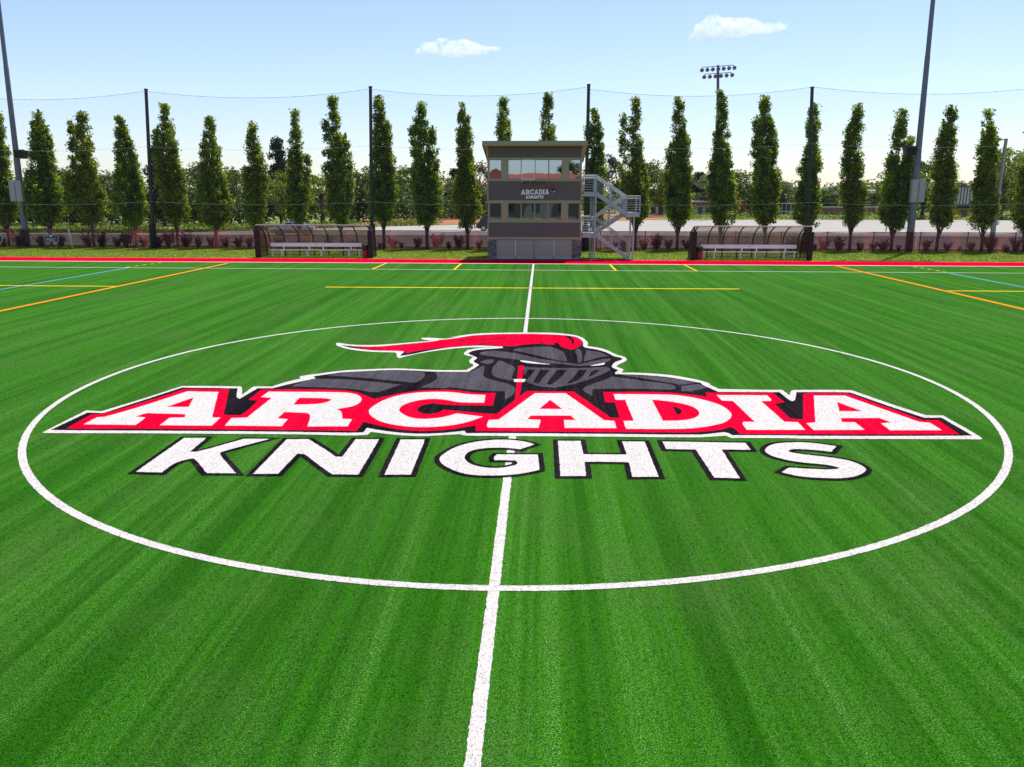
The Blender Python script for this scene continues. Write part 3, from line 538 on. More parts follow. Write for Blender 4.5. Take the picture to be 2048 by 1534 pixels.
# window bands
def band(zb, zt, whitepane):
    piers = ((-2.08, -1.68), (1.72, 2.12))
    for x0, x1 in piers: MB().box(x0, x1, PY-0.02, PY+0.10, zb, zt).build('window_pier', M_TRIM, pb)
    for x0 in (-PX, PX-0.09): MB().box(x0, x0+0.09, PY-0.02, PY+0.10, zb, zt).build('corner_post', M_TRIM, pb)
    def win(x0, x1, cuts, white=None):
        for i in range(len(cuts)-1):
            a, b = cuts[i], cuts[i+1]; fr = MB(); w = 0.035; y0, y1 = PY+.005, PY+.065
            fr.box(a, a+w, y0, y1, zb, zt); fr.box(b-w, b, y0, y1, zb, zt); fr.box(a+w, b-w, y0, y1, zb, zb+w+.02); fr.box(a+w, b-w, y0, y1, zt-w, zt)
            wo_ = fr.build('window', M_WHITEFRAME if white == i else M_ALU, pb)
            MB().box(a+w, b-w, PY+.030, PY+.040, zb+w+.02, zt-w).build('pane', M_GLASS, wo_)
    win(-2.86, -2.08, (-2.86, -2.08)); win(-1.68, 1.72, (-1.68, -0.84, 0.02, 0.88, 1.72), whitepane); win(2.12, 2.86, (2.12, 2.86))
    # side walls: tan panel with one window near the front corner
    for sx in (-1, 1):
        xo, xi = sx*PX, sx*(PX-0.10); X0, X1 = min(xo, xi), max(xo, xi)
        MB().box(X0, X1, PY+1.15, PB-.10, zb, zt).build('side_panel', M_TRIM, pb)
        fr = MB(); a, b, w = PY+.10, PY+1.15, .035
        xm0, xm1 = sorted((sx*(PX-.02), sx*(PX-.07)))
        fr.box(xm0, xm1, a, a+w, zb, zt); fr.box(xm0, xm1, b-w, b, zb, zt); fr.box(xm0, xm1, a+w, b-w, zb, zb+w); fr.box(xm0, xm1, a+w, b-w, zt-w, zt)
        wo_ = fr.build('window', M_ALU, pb)
        MB().box(sx*(PX-.045)-.004, sx*(PX-.045)+.004, a+w, b-w, zb+w, zt-w).build('pane', M_GLASS, wo_)
    MB().box(-PX, PX, PB-.10, PB, zb, zt).build('rear_panel', M_TRIM, pb)
band(2.47, 3.55, None); band(4.98, 6.19, 1)
MB().box(-PX+.15, PX-.15, PY+.15, PB-.15, 2.20, 2.30).box(-PX+.15, PX-.15, PY+.15, PB-.15, 4.72, 4.82).build('floor_slab', M_INT, pb)
MB().box(-PX+.15, PX-.15, PY+.15, PB-.15, 6.34, 6.42).box(-PX+.15, PX-.15, PY+.15, PB-.15, 3.58, 3.66).build('ceiling_slab', M_INT, pb)
for z in (2.30, 4.82): MB().box(-PX+.4, PX-.4, PY+.35, PY+.95, z+.68, z+.72).build('counter', M_INT, pb)
# shelf with slats under the upper sliding window
sh = MB().box(-0.87, 0.87, PY-0.34, PY-.036, 4.885, 4.915).build('shelf', M_SOFFIT, pb)
for x in (-.80, -.25, .25, .80): MB().box(x-.03, x+.03, PY-0.30, PY-.036, 4.80, 4.885).build('bracket', M_SOFFIT, sh)
# shed roof, high at the front
RY0, RY1, RX = PY-0.55, PB+0.45, 3.24
def rz(y, z): return z-(y-RY0)*0.165
def slab(name, x0, x1, y0, y1, zt, th, m, parent=pb):
    return MB().prism([(y0, rz(y0, zt)), (y1, rz(y1, zt)), (y1, rz(y1, zt)-th), (y0, rz(y0, zt)-th)], 'x', x0, x1).build(name, m, parent)
roof = slab('roof', -RX+.03, RX-.03, RY0+.03, RY1, 7.26, 0.12, M_ROOF)
slab('fascia', -RX, RX, RY0, RY0+.03, 7.275, 0.28, M_TRIM, roof)
for sx in (-1, 1): slab('rake_board', sx*RX-.015, sx*RX+.015, RY0+.032, RY1, 7.275, 0.26, M_TRIM, roof)
slab('soffit', -RX+.03, RX-.03, RY0+.035, RY1-.02, 7.12, 0.05, M_SOFFIT, roof)
# ground floor: stone piers, double doors
def pier(x0, x1):
    m = MB(); z = 0.0; r = random.Random(int(x0*100))
    while z < 1.25:
        h = min(r.choice((0.07, 0.09, 0.11, 0.14)), 1.255-z); x = x0
        while x < x1-0.001:
            w = min(r.uniform(0.14, 0.34), x1-x)
            if x1-x-w < 0.08: w = x1-x
            o_ = r.uniform(0.0, 0.035)
            m.bbox(x+.004, x+w-.004, PY-.05-o_, PY+.16, z+.004, z+h-.004, .008); x += w
        z += h
    p = m.build('stone_pier', M_STONE, pb); p['kind'] = 'stuff'
    MB().box(x0+.01, x1-.01, PY-.02, PB+.02, 0, 1.255).build('pier_core', M_STONE, pb)
pier(-2.99, -2.45); pier(2.46, 3.02)
MB().box(-2.45, 2.46, PB-.12, PB, 0, 1.255).build('rear_wall', M_INT, pb)
MB().box(-0.035, 0.045, PY-.01, PY+.10, 0.0, 1.255).build('door_post', M_TRIM, pb)
for i, (x0, x1) in enumerate(((-2.44, -1.215), (-1.195, -0.045), (0.055, 1.255), (1.28, 2.45))):
    d = MB().bbox(x0, x1, PY+.02, PY+.07, 0.20, 1.245, .006).build('door', M_DOOR, pb)
    MB().box(x0+.02, x1-.02, PY+.006, PY+.0195, 0.03, 0.198).build('kick_plate', M_KICK, d)
    if i in (1, 3):
        MB().box(x0-.022, x0+.012, PY+.004, PY+.018, 0.20, 1.24).build('astragal', M_WHITEFRAME, d)
        MB().tube([(x0+.09, PY+.02, .82), (x0+.09, PY-.04, .82), (x0+.17, PY-.04, .82)], .012, 6).build('handle', M_KICK, d)
MB().box(-2.46, 2.46, PY+.0705, PY+.10, 0, 1.25).build('door_backing', M_INT, pb)
# wall lamp on the right side
MB().bbox(PX+.04, PX+.16, PY+.25, PY+.40, 6.42, 6.58, .02).build('wall_lamp', M_ALU, pb)

# wall sign: flat cut letters on the middle siding band
M_SGN_W = mat('sign_white', (0.88, 0.86, 0.88), 0.45, var=0.03)
M_SGN_R = mat('sign_red', (0.30, 0.008, 0.06), 0.45, var=0.06)
M_SGN_K = mat('sign_black', (0.018, 0.014, 0.022), 0.45, var=0.1)
M_SGN_G = mat('sign_grey', (0.30, 0.32, 0.36), 0.45, var=0.1)
sg = tag(empty('wall_sign', (0.1, PY-.03, 3.8)), 'small ARCADIA KNIGHTS sign with a plumed helmet on the press box wall', 'sign')
def sheet_y(name, poly, y0, y1, m, parent):
    return MB().prism(poly, 'y', y0, y1).build(name, m, parent)
ux0, ux1, uy0, uy1 = -7.59, 7.39, -3.16, -0.57
def su(p): return [(-0.85+(x-ux0)/(ux1-ux0)*1.76, 4.055+(y-uy0)/(uy1-uy0)*0.325) for x, y in p]
lx0, lx1, ly0, ly1 = -5.46, 5.29, -5.51, -3.68
def sl(p): return [(-0.53+(x-lx0)/(lx1-lx0)*1.10, 3.81+(y-ly0)/(ly1-ly0)*0.20) for x, y in p]
F0 = PY-.030
for ch, p in LOGO['letters']:
    q = su(p); sheet_y('letter_edge', offset(q, .022), F0+.001, F0-.008, M_SGN_R, sg); sheet_y('letter', q, F0-.009, F0-.022, M_SGN_W, sg)
for ch, p in LOGO['lower']:
    q = offset(sl(p), .006); sheet_y('letter_edge', offset(q, .014), F0+.001, F0-.008, M_SGN_R, sg); sheet_y('letter', q, F0-.009, F0-.022, M_SGN_W, sg)
for p in LOGO['counters']: sheet_y('letter_counter', su(p), F0-.0225, F0-.025, M_SGN_R, sg)
hp = lambda pts: [(0.98+x*.01, 3.93+y*.01) for x, y in pts]
sheet_y('helmet', hp([(0, 42), (4, 50), (14, 54), (26, 52), (33, 44), (34, 28), (31, 12), (24, 1), (18, 0), (9, 8), (4, 20), (2, 32)]), F0+.001, F0-.010, M_SGN_K, sg)
sheet_y('helmet_face', hp([(3, 40), (13, 34), (16, 24), (10, 28), (4, 34)]), F0-.011, F0-.014, M_SGN_G, sg)
sheet_y('helmet_face', hp([(18, 34), (31, 42), (33, 30), (29, 24), (20, 26)]), F0-.011, F0-.014, M_SGN_G, sg)
for k in range(4): sheet_y('visor_bar', hp([(8+5.5*k, 20-k), (11+5.5*k, 21-k), (12+4.3*k, 7-k), (10+4.3*k, 6-k)]), F0-.011, F0-.014, M_SGN_G, sg)
sheet_y('plume', hp([(-32, 44), (-24, 54), (-10, 64), (6, 74), (20, 76), (31, 70), (35, 58), (33, 50), (28, 60), (18, 66), (6, 62), (-8, 54), (-20, 46)]), F0+.001, F0-.012, M_SGN_R, sg)

# ------------------------------------------------------------------ steel staircase at the right side
st = tag(empty('steel_staircase', (4.8, PY+1.0, 0)), 'galvanised steel switchback staircase on the right side of the press box', 'staircase')
YF0, YF1, YB0, YB1 = PY+0.05, PY+1.05, PY+1.15, PY+2.15      # front lane, back lane
GX0, GX1, RXL, RXR = PX+.06, 3.88, 5.82, 6.66
Z1, Z2, Z3 = 1.66, 2.95, 4.22
def landing(x0, x1, y0, y1, z):
    d = MB().box(x0, x1, y0, y1, z-.04, z).build('landing_deck', M_GALV, st)
    e = MB(); h = .27
    e.box(x0, x1, y0-.03, y0, z-h, z+.02).box(x0, x1, y1, y1+.03, z-h, z+.02).box(x0-.0, x0+.03, y0+.001, y1-.001, z-h, z-.041).box(x1-.03, x1, y0+.001, y1-.001, z-h, z-.041)
    e.build('edge_channel', M_GALV, d)
landing(GX0, GX1, YF0, YB1, Z3); landing(RXL, RXR, YF0, YB1, Z2); landing(GX0, GX1, YF0, YB1, Z1)
def flight(xa, za, xb, zb, y0, y1):
    for y in (y0, y1-.04):
        MB().prism([(xa, za+.06), (xb, zb+.06), (xb, zb-.22), (xa, za-.22)], 'y', y, y+.04).build('stringer', M_GALV, st)
    n = max(2, round(abs(zb-za)/.185))
    for i in range(1, n):
        t = i/n; x = xa+(xb-xa)*t; z = za+(zb-za)*t
        MB().box(x-.14, x+.14, y0+.041, y1-.041, z-.04, z).build('tread', M_GALV, st)
def rail(pts, y, posts=True, hh=1.02):
    """guard: top rail, hand rail, five thin bars and posts at the ends"""
    m = MB()
    for i in range(len(pts)-1):
        (xa, za), (xb, zb) = pts[i], pts[i+1]
        m.tube([(xa, y, za+hh), (xb, y, zb+hh)], .028, 8)
        for k in (.16, .31, .46, .61, .76, .9): m.tube([(xa, y, za+hh*k), (xb, y, zb+hh*k)], .006, 5)
    g = m.build('guard_rail', M_GALV, st)
    h = MB(); h.tube([(x, y-.07, z+hh-.14) for x, z in pts], .022, 8); h.build('hand_rail', M_GALV, g)
    if posts:
        for x, z in pts: MB().box(x-.03, x+.03, y-.03, y+.03, z-.1, z+hh).build('rail_post', M_GALV, g)
        for i in range(len(pts)-1):
            (xa, za), (xb, zb) = pts[i], pts[i+1]
            if abs(xb-xa) > 1.2: MB().box((xa+xb)/2-.03, (xa+xb)/2+.03, y-.03, y+.03, (za+zb)/2-.1, (za+zb)/2+hh).build('rail_post', M_GALV, g)
flight(GX1, Z3, RXL, Z2, YF0, YF1); flight(RXL, Z2, GX1, Z1, YB0, YB1); flight(GX1, Z1, 6.05, 0.14, YF0, YF1)
rail([(GX0+.05, Z3), (GX1, Z3), (RXL, Z2), (RXR, Z2)], YF0-.0); rail([(GX0+.05, Z3), (GX1, Z3)], YB1+.02)
rail([(GX1, Z3), (RXL, Z2)], YF1+.02); rail([(GX1, Z1), (RXL, Z2), (RXR, Z2)], YB1+.03); rail([(GX1, Z1), (RXL, Z2)], YB0-.02)
rail([(GX0+.05, Z1), (GX1, Z1), (6.05, 0.14)], YF0-.0); rail([(GX1, Z1), (6.05, .14)], YF1+.02)
m = MB()
for k in (.16, .31, .46, .61, .76, .9, 1.0): m.tube([(RXR-.02, YF0, Z2+1.02*k), (RXR-.02, YB1, Z2+1.02*k)], .012 if k < 1 else .028, 6)
m.build('guard_rail', M_GALV, st)
m = MB()
for k in (.16, .31, .46, .61, .76, .9, 1.0): m.tube([(GX0+.05, YB1, Z1+1.02*k), (GX1, YB1, Z1+1.02*k)], .012 if k < 1 else .028, 6)
m.build('guard_rail', M_GALV, st)
for x, y, z in ((GX1-.02, YF0-.06, Z3-.2), (GX1-.02, YB1+.06, Z3-.2), (GX1-.25, YB0-.05, Z3-.2), (6.32, YF0+.06, Z2-.25), (6.32, YB1-.06, Z2-.25)):
    p = MB().box(x-.05, x+.05, y-.05, y+.05, 0, z).build('support_post', M_GALV, st)
    MB().box(x-.11, x+.11, y-.11, y+.11, 0, .02).build('base_plate', M_GALV, p)

# ------------------------------------------------------------------ fence with wind screen
ORD = ['first', 'second', 'third', 'fourth', 'fifth', 'sixth', 'seventh', 'eighth', 'ninth', 'tenth', 'eleventh', 'twelfth', 'thirteenth', 'fourteenth', 'fifteenth', 'sixteenth', 'seventeenth', 'eighteenth', 'nineteenth', 'twentieth', 'twenty-first', 'twenty-second', 'twenty-third', 'twenty-fourth', 'twenty-fifth', 'twenty-sixth']
M_BLACK = mat('black_paint', (0.014, 0.012, 0.016), 0.45, var=0.2, scale=3)
M_PAD = mat('black_vinyl_pad', (0.004, 0.0035, 0.005), 0.65, var=0.2, scale=5)
M_MAROON_POST = mat('fence_post_paint', (0.030, 0.010, 0.014), 0.5, var=0.2)
def screen_mat(name, col, fac, ncol):
    m, t, b, o = new_mat(name); t.nodes.remove(b)
    d = t.nodes.new('ShaderNodeBsdfDiffuse'); tl = t.nodes.new('ShaderNodeBsdfTranslucent')
    n = noise(t, 1.3, 3, 0.6); c = ramp(t, n, [(0.3, tuple(x*0.8 for x in col)), (0.7, ncol)])
    t.links.new(c, d.inputs[0]); t.links.new(c, tl.inputs[0])
    a = nd(t, 'ShaderNodeMixShader', Fac=0.65); t.links.new(d.outputs[0], a.inputs[1]); t.links.new(tl.outputs[0], a.inputs[2])
    tr = t.nodes.new('ShaderNodeBsdfTransparent'); mx = t.nodes.new('ShaderNodeMixShader')
    mr = nd(t, 'ShaderNodeMapRange'); mr.inputs['To Min'].default_value = fac-0.05; mr.inputs['To Max'].default_value = fac+0.05
    t.links.new(n, mr.inputs[0]); t.links.new(mr.outputs[0], mx.inputs[0])
    t.links.new(tr.outputs[0], mx.inputs[1]); t.links.new(a.outputs[0], mx.inputs[2]); t.links.new(mx.outputs[0], o.inputs[0])
    return m
M_SCR_MAROON = screen_mat('maroon_screen', (0.22, 0.045, 0.052), 0.76, (0.27, 0.058, 0.064))
M_SCR_BLACK = screen_mat('black_screen', (0.10, 0.032, 0.034), 0.76, (0.14, 0.044, 0.046))
FH = 1.42
fe = tag(empty('screened_fence', (0, fence_y(0), 0)), 'long low black fence with see-through maroon wind screen behind the verge', 'fence')
post_x = [-58+3.31*i for i in range(37)]
pm = MB().tube([(0, 0, 0), (0, 0, FH+.03)], .032, 8).tube([(0, 0, FH+.03), (0, 0, FH+.06)], [.04, .012], 8).build('post', M_MAROON_POST, fe)
pm.matrix_parent_inverse = fe.matrix_basis.inverted()
rr_ = random.Random(4)
for i, x in enumerate(post_x):
    o = pm if i == 0 else pm.copy()
    if i: C.objects.link(o)
    o.location = (x, fence_y(x), 0)
for i in range(len(post_x)-1):
    x0, x1 = post_x[i], post_x[i+1]; n = 8; v = []; f = []
    sag = rr_.uniform(0, .05)
    for k in range(n+1):
        t = k/n; x = x0+(x1-x0)*t; y = fence_y(x)+0.045
        top = FH-.02-sag*4*t*(1-t); bow = .02*math.sin(math.pi*t*2+i)
        v += [(x, y+bow*.3, 0.03), (x, y+bow, FH*.5), (x, y, top)]
    for k in range(n):
        b = 3*k
        for j in (0, 1): f.append((b+j, b+3+j, b+4+j, b+1+j))
    MB().add(v, f).build('screen_panel', M_SCR_BLACK if x0 < -33.2 else M_SCR_MAROON, fe, smooth=True, fix=False)
    MB().tube([(x0, fence_y(x0), FH), (x1, fence_y(x1), FH)], .022, 6).build('top_rail', M_MAROON_POST, fe)
    MB().tube([(x0, fence_y(x0), FH*.72), (x1, fence_y(x1), FH*.72)], .014, 5).build('mid_rail', M_MAROON_POST, fe)
    # chain-link wires (bottom tension wire)
    MB().tube([(x0, fence_y(x0), .06), (x1, fence_y(x1), .06)], .006, 4).build('tension_wire', M_MAROON_POST, fe)

# ------------------------------------------------------------------ ball net on tall black poles
NPX = [-46.0, -29.75, -12.45, 3.72, 19.95, 36.6]
NLEAN = [.75, .70, .36, .02, -.62, -.8]          # the poles are pulled inwards a little by the net
def npy(x): return fence_y(x)-.32
for i, x in enumerate(NPX):
    lab = {1: 'tall black net pole left of the left dugout, padded at its base', 2: 'tall black net pole rising behind the left dugout', 3: 'tall black net pole right behind the press box staircase', 4: 'tall black net pole behind the right dugout'}.get(i)
    if lab is None: lab = 'tall black net pole just outside the %s edge of the picture' % ('left' if i == 0 else 'right')
    t = tag(empty('net_pole', (x, npy(x), 0)), lab, 'pole', 'ball net poles')
    h = 11.65 if i != 4 else 11.35
    t.rotation_euler = (0, NLEAN[i]/h, 0)
    MB().tube([(0, 0, 0), (0, 0, h)], [.15, .115], 14).tube([(0, 0, h), (0, 0, h+.10)], .14, 12).build('shaft', M_BLACK, t, smooth=False, local=True)
    MB().tube([(0, 0, .02), (0, 0, 1.88)], .25, 16).build('pad', M_PAD, t, local=True)
    for z in (3.5, 7.6, 11.4): MB().tube([(0, 0, z-.03), (0, 0, z+.03)], .165-.003*z, 12).build('cable_clamp', M_BLACK, t, local=True)
M_CABLE = mat('net_cable', (0.16, 0.17, 0.19), 0.5, var=0.2)
M_CABLE_L = mat('net_rope', (0.55, 0.55, 0.54), 0.6, var=0.15)
M_NET, _t, _b, _o = new_mat('net_mesh'); _t.nodes.remove(_b)
_d = nd(_t, 'ShaderNodeBsdfDiffuse'); _d.inputs[0].default_value = (0.16, 0.165, 0.175, 1); _tr = _t.nodes.new('ShaderNodeBsdfTransparent')
_mx = nd(_t, 'ShaderNodeMixShader', Fac=0.035); _mr = nd(_t, 'ShaderNodeMapRange'); _mr.inputs['To Min'].default_value = .06; _mr.inputs['To Max'].default_value = .11
_t.links.new(noise(_t, 4, 2), _mr.inputs[0]); _t.links.new(_mr.outputs[0], _mx.inputs[0])
_t.links.new(_tr.outputs[0], _mx.inputs[1]); _t.links.new(_d.outputs[0], _mx.inputs[2]); _t.links.new(_mx.outputs[0], _o.inputs[0])
net = tag(empty('ball_net', (0, npy(0), 0)), 'thin see-through ball net on sagging cables between the tall black poles', 'net')
for i in range(len(NPX)-1):
    x0, x1 = NPX[i], NPX[i+1]; n = 24; l0, l1 = NLEAN[i]/11.65, NLEAN[i+1]/11.65
    def cab(z, sag): return [(x0+l0*z+(x1+l1*z-x0-l0*z)*k/n, npy(x0+(x1-x0)*k/n)-.16, z-sag*4*(k/n)*(1-k/n)) for k in range(n+1)]
    top, mid, low = cab(11.55 if i < 3 else 11.4, .55), cab(7.6, .30), cab(3.55, .22)
    c = MB().tube(top, .010, 5).build('cable', M_CABLE, net)
    kn = MB()
    for p in top[::2]: kn.tube([(p[0], p[1], p[2]-.04), (p[0], p[1], p[2]+.035)], .012, 5)
    kn.build("cable_clip", M_CABLE, c)["kind"] = "stuff"
    MB().tube(mid, .006, 5).build('cable', M_CABLE_L, net); MB().tube(low, .0065, 5).build('cable', M_CABLE_L, net)
    v = []; f = []
    for k in range(n+1): v += [top[k], mid[k], low[k], (low[k][0], low[k][1], .3)]
    for k in range(n):
        for j in range(3): f.append((4*k+j, 4*k+4+j, 4*k+5+j, 4*k+1+j))
    MB().add(v, f).build('net_sheet', M_NET, net, fix=False)

# ------------------------------------------------------------------ floodlight poles
M_POLE = mat('pole_galvanised', (0.15, 0.165, 0.205), 0.5, metal=0.2, var=0.12, scale=1.5)
M_CAB = mat('cabinet_grey', (0.36, 0.38, 0.40), 0.5, var=0.06)
M_LAMP = mat('lamp_housing', (0.10, 0.095, 0.125), 0.5, metal=0.3, var=0.2)
def lamp_head(root, h, w, rows=((7, 0.0), (6, -.95)), yaw=0.0):
    """cross arms with cup-shaped lamps hanging under them"""
    for n, dz in rows:
        ww = w*(n/7.0)
        MB().box(-ww/2, ww/2, -.05, .05, h+dz-.05, h+dz+.05).build('cross_arm', M_LAMP, root, local=True)
        for k in range(n):
            x = -ww/2+ww*k/(n-1); tl = -.30+.6*k/(n-1)
            p0 = Vector((x, 0, h+dz-.05)); dirv = Vector((tl, -.85, -.55)).normalized(); c0 = p0+Vector((0, 0, -.30))
            l = MB().tube([p0, c0], .035, 6).tube([c0-dirv*.28, c0-dirv*.12, c0+dirv*.05, c0+dirv*.32], [.10, .20, .27, .36], 10).build('lamp', M_LAMP, root, local=True)
def flood_pole(x, y, label, side, h=27.0, lean=0.0):
    t = tag(empty('floodlight_pole', (x, y, 0)), label, 'light pole', 'floodlight poles behind the fence')
    t.rotation_euler = (0, lean, 0)
    MB().tube([(0, 0, 0), (0, 0, 6.8), (0, 0, 6.82), (0, 0, 13.5), (0, 0, 13.52), (0, 0, h)], [.26, .23, .21, .175, .16, .11], 16).build('shaft', M_POLE, t, smooth=False, local=True)
    MB().tube([(0, 0, 0), (0, 0, 1.5)], [.285, .27], 16).build('base_sleeve', M_POLE, t, local=True)
    for sx in (-1, 1):
        c = MB().bbox(sx*.25-.23, sx*.25+.23, -.62, -.27, 3.55, 5.15, .02).build('control_cabinet', M_CAB, t, local=True)
        MB().box(sx*.25-.19, sx*.25+.19, -.632, -.621, 3.62, 5.08).build('cabinet_door', M_CAB, c, local=True)
    for z in (6.8, 9.6, 11.2, 13.5): MB().tube([(0, 0, z-.05), (0, 0, z+.05)], 0.25-.006*z, 14).build('collar', M_POLE, t, local=True)
    b = MB().bar((0, 0, 7.45), (side*1.15, -.75, 7.45), .05).bar((side*.2, 0, 7.05), (side*.75, -.5, 7.42), .035).build('bracket', M_POLE, t, local=True)
    sp = MB().prism([(-.40, 0), (.40, 0), (.30, -.62), (-.30, -.62)], 'y', -.45, .15).build('loudspeaker', M_BLACK, t, local=True); sp.location = (side*1.05, -.85, 7.40)
    MB().box(-.33, .33, -.462, -.451, -.56, -.06).build('grille', M_PAD, sp, local=True)
    lamp_head(t, h, 5.6); return t
xl = at(60, 497, 45.6); flood_pole(xl.x, fence_y(xl.x)+.45, 'tall grey floodlight pole with two cabinets at the far left of the fence', 1, lean=.028)
xr = at(1813, 506, 43.2); flood_pole(xr.x, fence_y(xr.x)+.45, 'tall grey floodlight pole with two cabinets in the right part of the fence', -1, lean=-.022)
q = at(1436, 130, 128.0); q0 = at(1442, 330, 128.0); t = tag(empty('floodlight_pole', (q0.x, 128.0, 0)), 'distant floodlight pole with two rows of lamps above the treetops', 'light pole')
MB().tube([(0, 0, 0), (0, 0, q.z)], [.42, .22], 12).build('shaft', M_LAMP, t, local=True)
t.rotation_euler = (0, math.atan((q.x-q0.x)/q.z), 0)
lamp_head(t, q.z-.05, 5.4, ((7, -.1), (6, -1.25)))
# street lamp at the right
M_UTIL = mat('street_lamp_grey', (0.38, 0.36, 0.34), 0.6, var=0.15)
q = at(1990, 500, 42.6); qt = at(2011, 276, 42.6); t = tag(empty('street_lamp', (q.x, 43.2, 0)), 'plain grey street lamp post with a short arm near the right edge', 'street lamp')
MB().tube([(0, 0, 0), (0, 0, qt.z)], [.19, .11], 12).build('post', M_UTIL, t, local=True)
MB().tube([(0, 0, qt.z-.12), (-.55, 0, qt.z+.02)], .04, 8).build('arm', M_UTIL, t, local=True)
MB().bbox(-.95, -.5, -.1, .1, qt.z-.02, qt.z+.08, .03).build('lamp_housing', M_UTIL, t, local=True)
MB().bbox(-.55, -.18, -.12, .12, 5.35, 5.5, .03).build('side_fitting', M_UTIL, t, local=True)
# guy wire guards
M_GUARD = mat('guy_guard', (0.72, 0.70, 0.62), 0.5, var=0.1); M_GUARDY = mat('guy_guard_yellow', (0.65, 0.5, 0.05), 0.5, var=0.1)
def guard(px, base_y, lean, label):
    x = gx(px, fence_y(0)); x = at(px, base_y, fence_y(x)-.1).x; y = fence_y(x)-.12
    t = tag(empty('guy_wire_guard', (x, y, 0)), label, 'guard', 'guy wire guards')
    MB().tube([(0, 0, 0.0), (lean, .05, 1.42)], .055, 10).build('sleeve', M_GUARD, t, local=True)
    MB().tube([(-lean*.01, 0, .01), (lean*.25, .012, .34)], .058, 10).build('yellow_foot', M_GUARDY, t, local=True)
guard(145, 494, -.16, 'white slanted guy wire guard at the fence right of the MAC sign')
guard(1829, 505, .07, 'white and yellow guy wire guard beside the right floodlight pole')

# ------------------------------------------------------------------ signs on the left fence
M_NAVY = mat('sign_navy', (0.012, 0.018, 0.035), 0.4, var=0.1); M_PRINT = mat('sign_print', (0.62, 0.68, 0.70), 0.5, var=0.05)
def text_mesh(body, size):
    cu = bpy.data.curves.new('t', 'FONT'); cu.body = body; cu.size = size; cu.align_x = 'CENTER'; cu.extrude = .003
    o = bpy.data.objects.new('t', cu); C.objects.link(o); bpy.context.view_layer.update()
    me = bpy.data.meshes.new_from_object(o.evaluated_get(bpy.context.evaluated_depsgraph_get())); bpy.data.objects.remove(o); return me
q = at(103, 478, fence_y(-37)); mx_, my_ = q.x, fence_y(q.x)-.05
t = tag(empty('conference_sign', (mx_, my_, 0)), 'navy MAC sign with a light outline on the fence beside the left floodlight pole', 'sign')
pl = [(-.55, .42), (.55, .42), (.60, .86), (.33, .90), (.18, 1.06), (-.18, 1.06), (-.33, .90), (-.60, .86)]
MB().prism(pl, 'y', -.03, .0).build('rim', M_PRINT, t, local=True)
MB().prism([(x*.955, .745+(z-.745)*.94) for x, z in pl], 'y', -.034, -.0305).build('panel', M_NAVY, t, local=True)
me = text_mesh('MAC', .40); me.materials.append(M_PRINT)
sgm = link('lettering', me, None, t, True); sgm.rotation_euler = (R(90), R(2), 0); sgm.location = (0, -.037, .48)
MB().prism([(-.12, .84), (.12, .84), (.15, .95), (0, 1.0), (-.15, .95)], 'y', -.038, -.0345).build('emblem', M_PRINT, t, local=True)
MB().box(-.5, -.46, 0, .03, .0, .5).box(.46, .5, 0, .03, .0, .5).build('stake', M_NAVY, t, local=True)
q = at(-4, 476, fence_y(-42)); t = tag(empty('round_sign', (q.x, fence_y(q.x)-.06, 0)), 'round dark sign with a pale rim cut by the left picture edge', 'sign')
ci = [(.42*math.cos(a_*math.pi/12), .70+.42*math.sin(a_*math.pi/12)) for a_ in range(24)]
MB().prism(ci, 'y', -.03, 0).build('rim', M_PRINT, t, local=True)
MB().prism([(x*.9, .70+(z-.70)*.9) for x, z in ci], 'y', -.034, -.0305).build('panel', M_NAVY, t, local=True)
MB().box(-.03, .03, 0, .03, 0, .5).build('stake', M_NAVY, t, local=True)

# ------------------------------------------------------------------ dugouts and benches
M_POLY, _t, _b, _o = new_mat('smoked_polycarbonate'); _t.nodes.remove(_b)
_tr = nd(_t, 'ShaderNodeBsdfTransparent'); _tr.inputs[0].default_value = (.56, .51, .47, 1)
_d = nd(_t, 'ShaderNodeBsdfDiffuse'); _d.inputs[0].default_value = (.30, .27, .24, 1)
_tl = nd(_t, 'ShaderNodeBsdfTranslucent'); _tl.inputs[0].default_value = (.28, .25, .22, 1)
_a = nd(_t, 'ShaderNodeMixShader', Fac=.5); _t.links.new(_d.outputs[0], _a.inputs[1]); _t.links.new(_tl.outputs[0], _a.inputs[2])
_m1 = nd(_t, 'ShaderNodeMixShader'); _mr = nd(_t, 'ShaderNodeMapRange'); _mr.inputs['To Min'].default_value = .02; _mr.inputs['To Max'].default_value = .16
_t.links.new(noise(_t, 1.6, 5, .65), _mr.inputs[0]); _t.links.new(_mr.outputs[0], _m1.inputs[0])
_t.links.new(_tr.outputs[0], _m1.inputs[1]); _t.links.new(_a.outputs[0], _m1.inputs[2])
_g = nd(_t, 'ShaderNodeBsdfGlossy', Roughness=.12); _m2 = nd(_t, 'ShaderNodeMixShader', Fac=.06); _t.links.new(_m1.outputs[0], _m2.inputs[1]); _t.links.new(_g.outputs[0], _m2.inputs[2])
_t.links.new(_m2.outputs[0], _o.inputs[0])
M_DUGF = mat('dugout_frame', (0.018, 0.013, 0.017), 0.5, var=0.2)
M_ALUM = mat('bench_aluminium', (0.80, 0.82, 0.85), 0.45, metal=0.0, var=0.06, scale=3)
def rib_pts(y0=0.0, n=9):
    """side profile: upright at the back, curving forward to the front top rail"""
    pts = [(1.72, 0.0), (1.70, .55), (1.66, .95)]
    for k in range(n+1):
        a_ = k/n*R(78); pts.append((1.62-1.62*(1-math.cos(a_))/(1-math.cos(R(78))), 1.02+1.08*math.sin(a_)/math.sin(R(78))))
    return pts
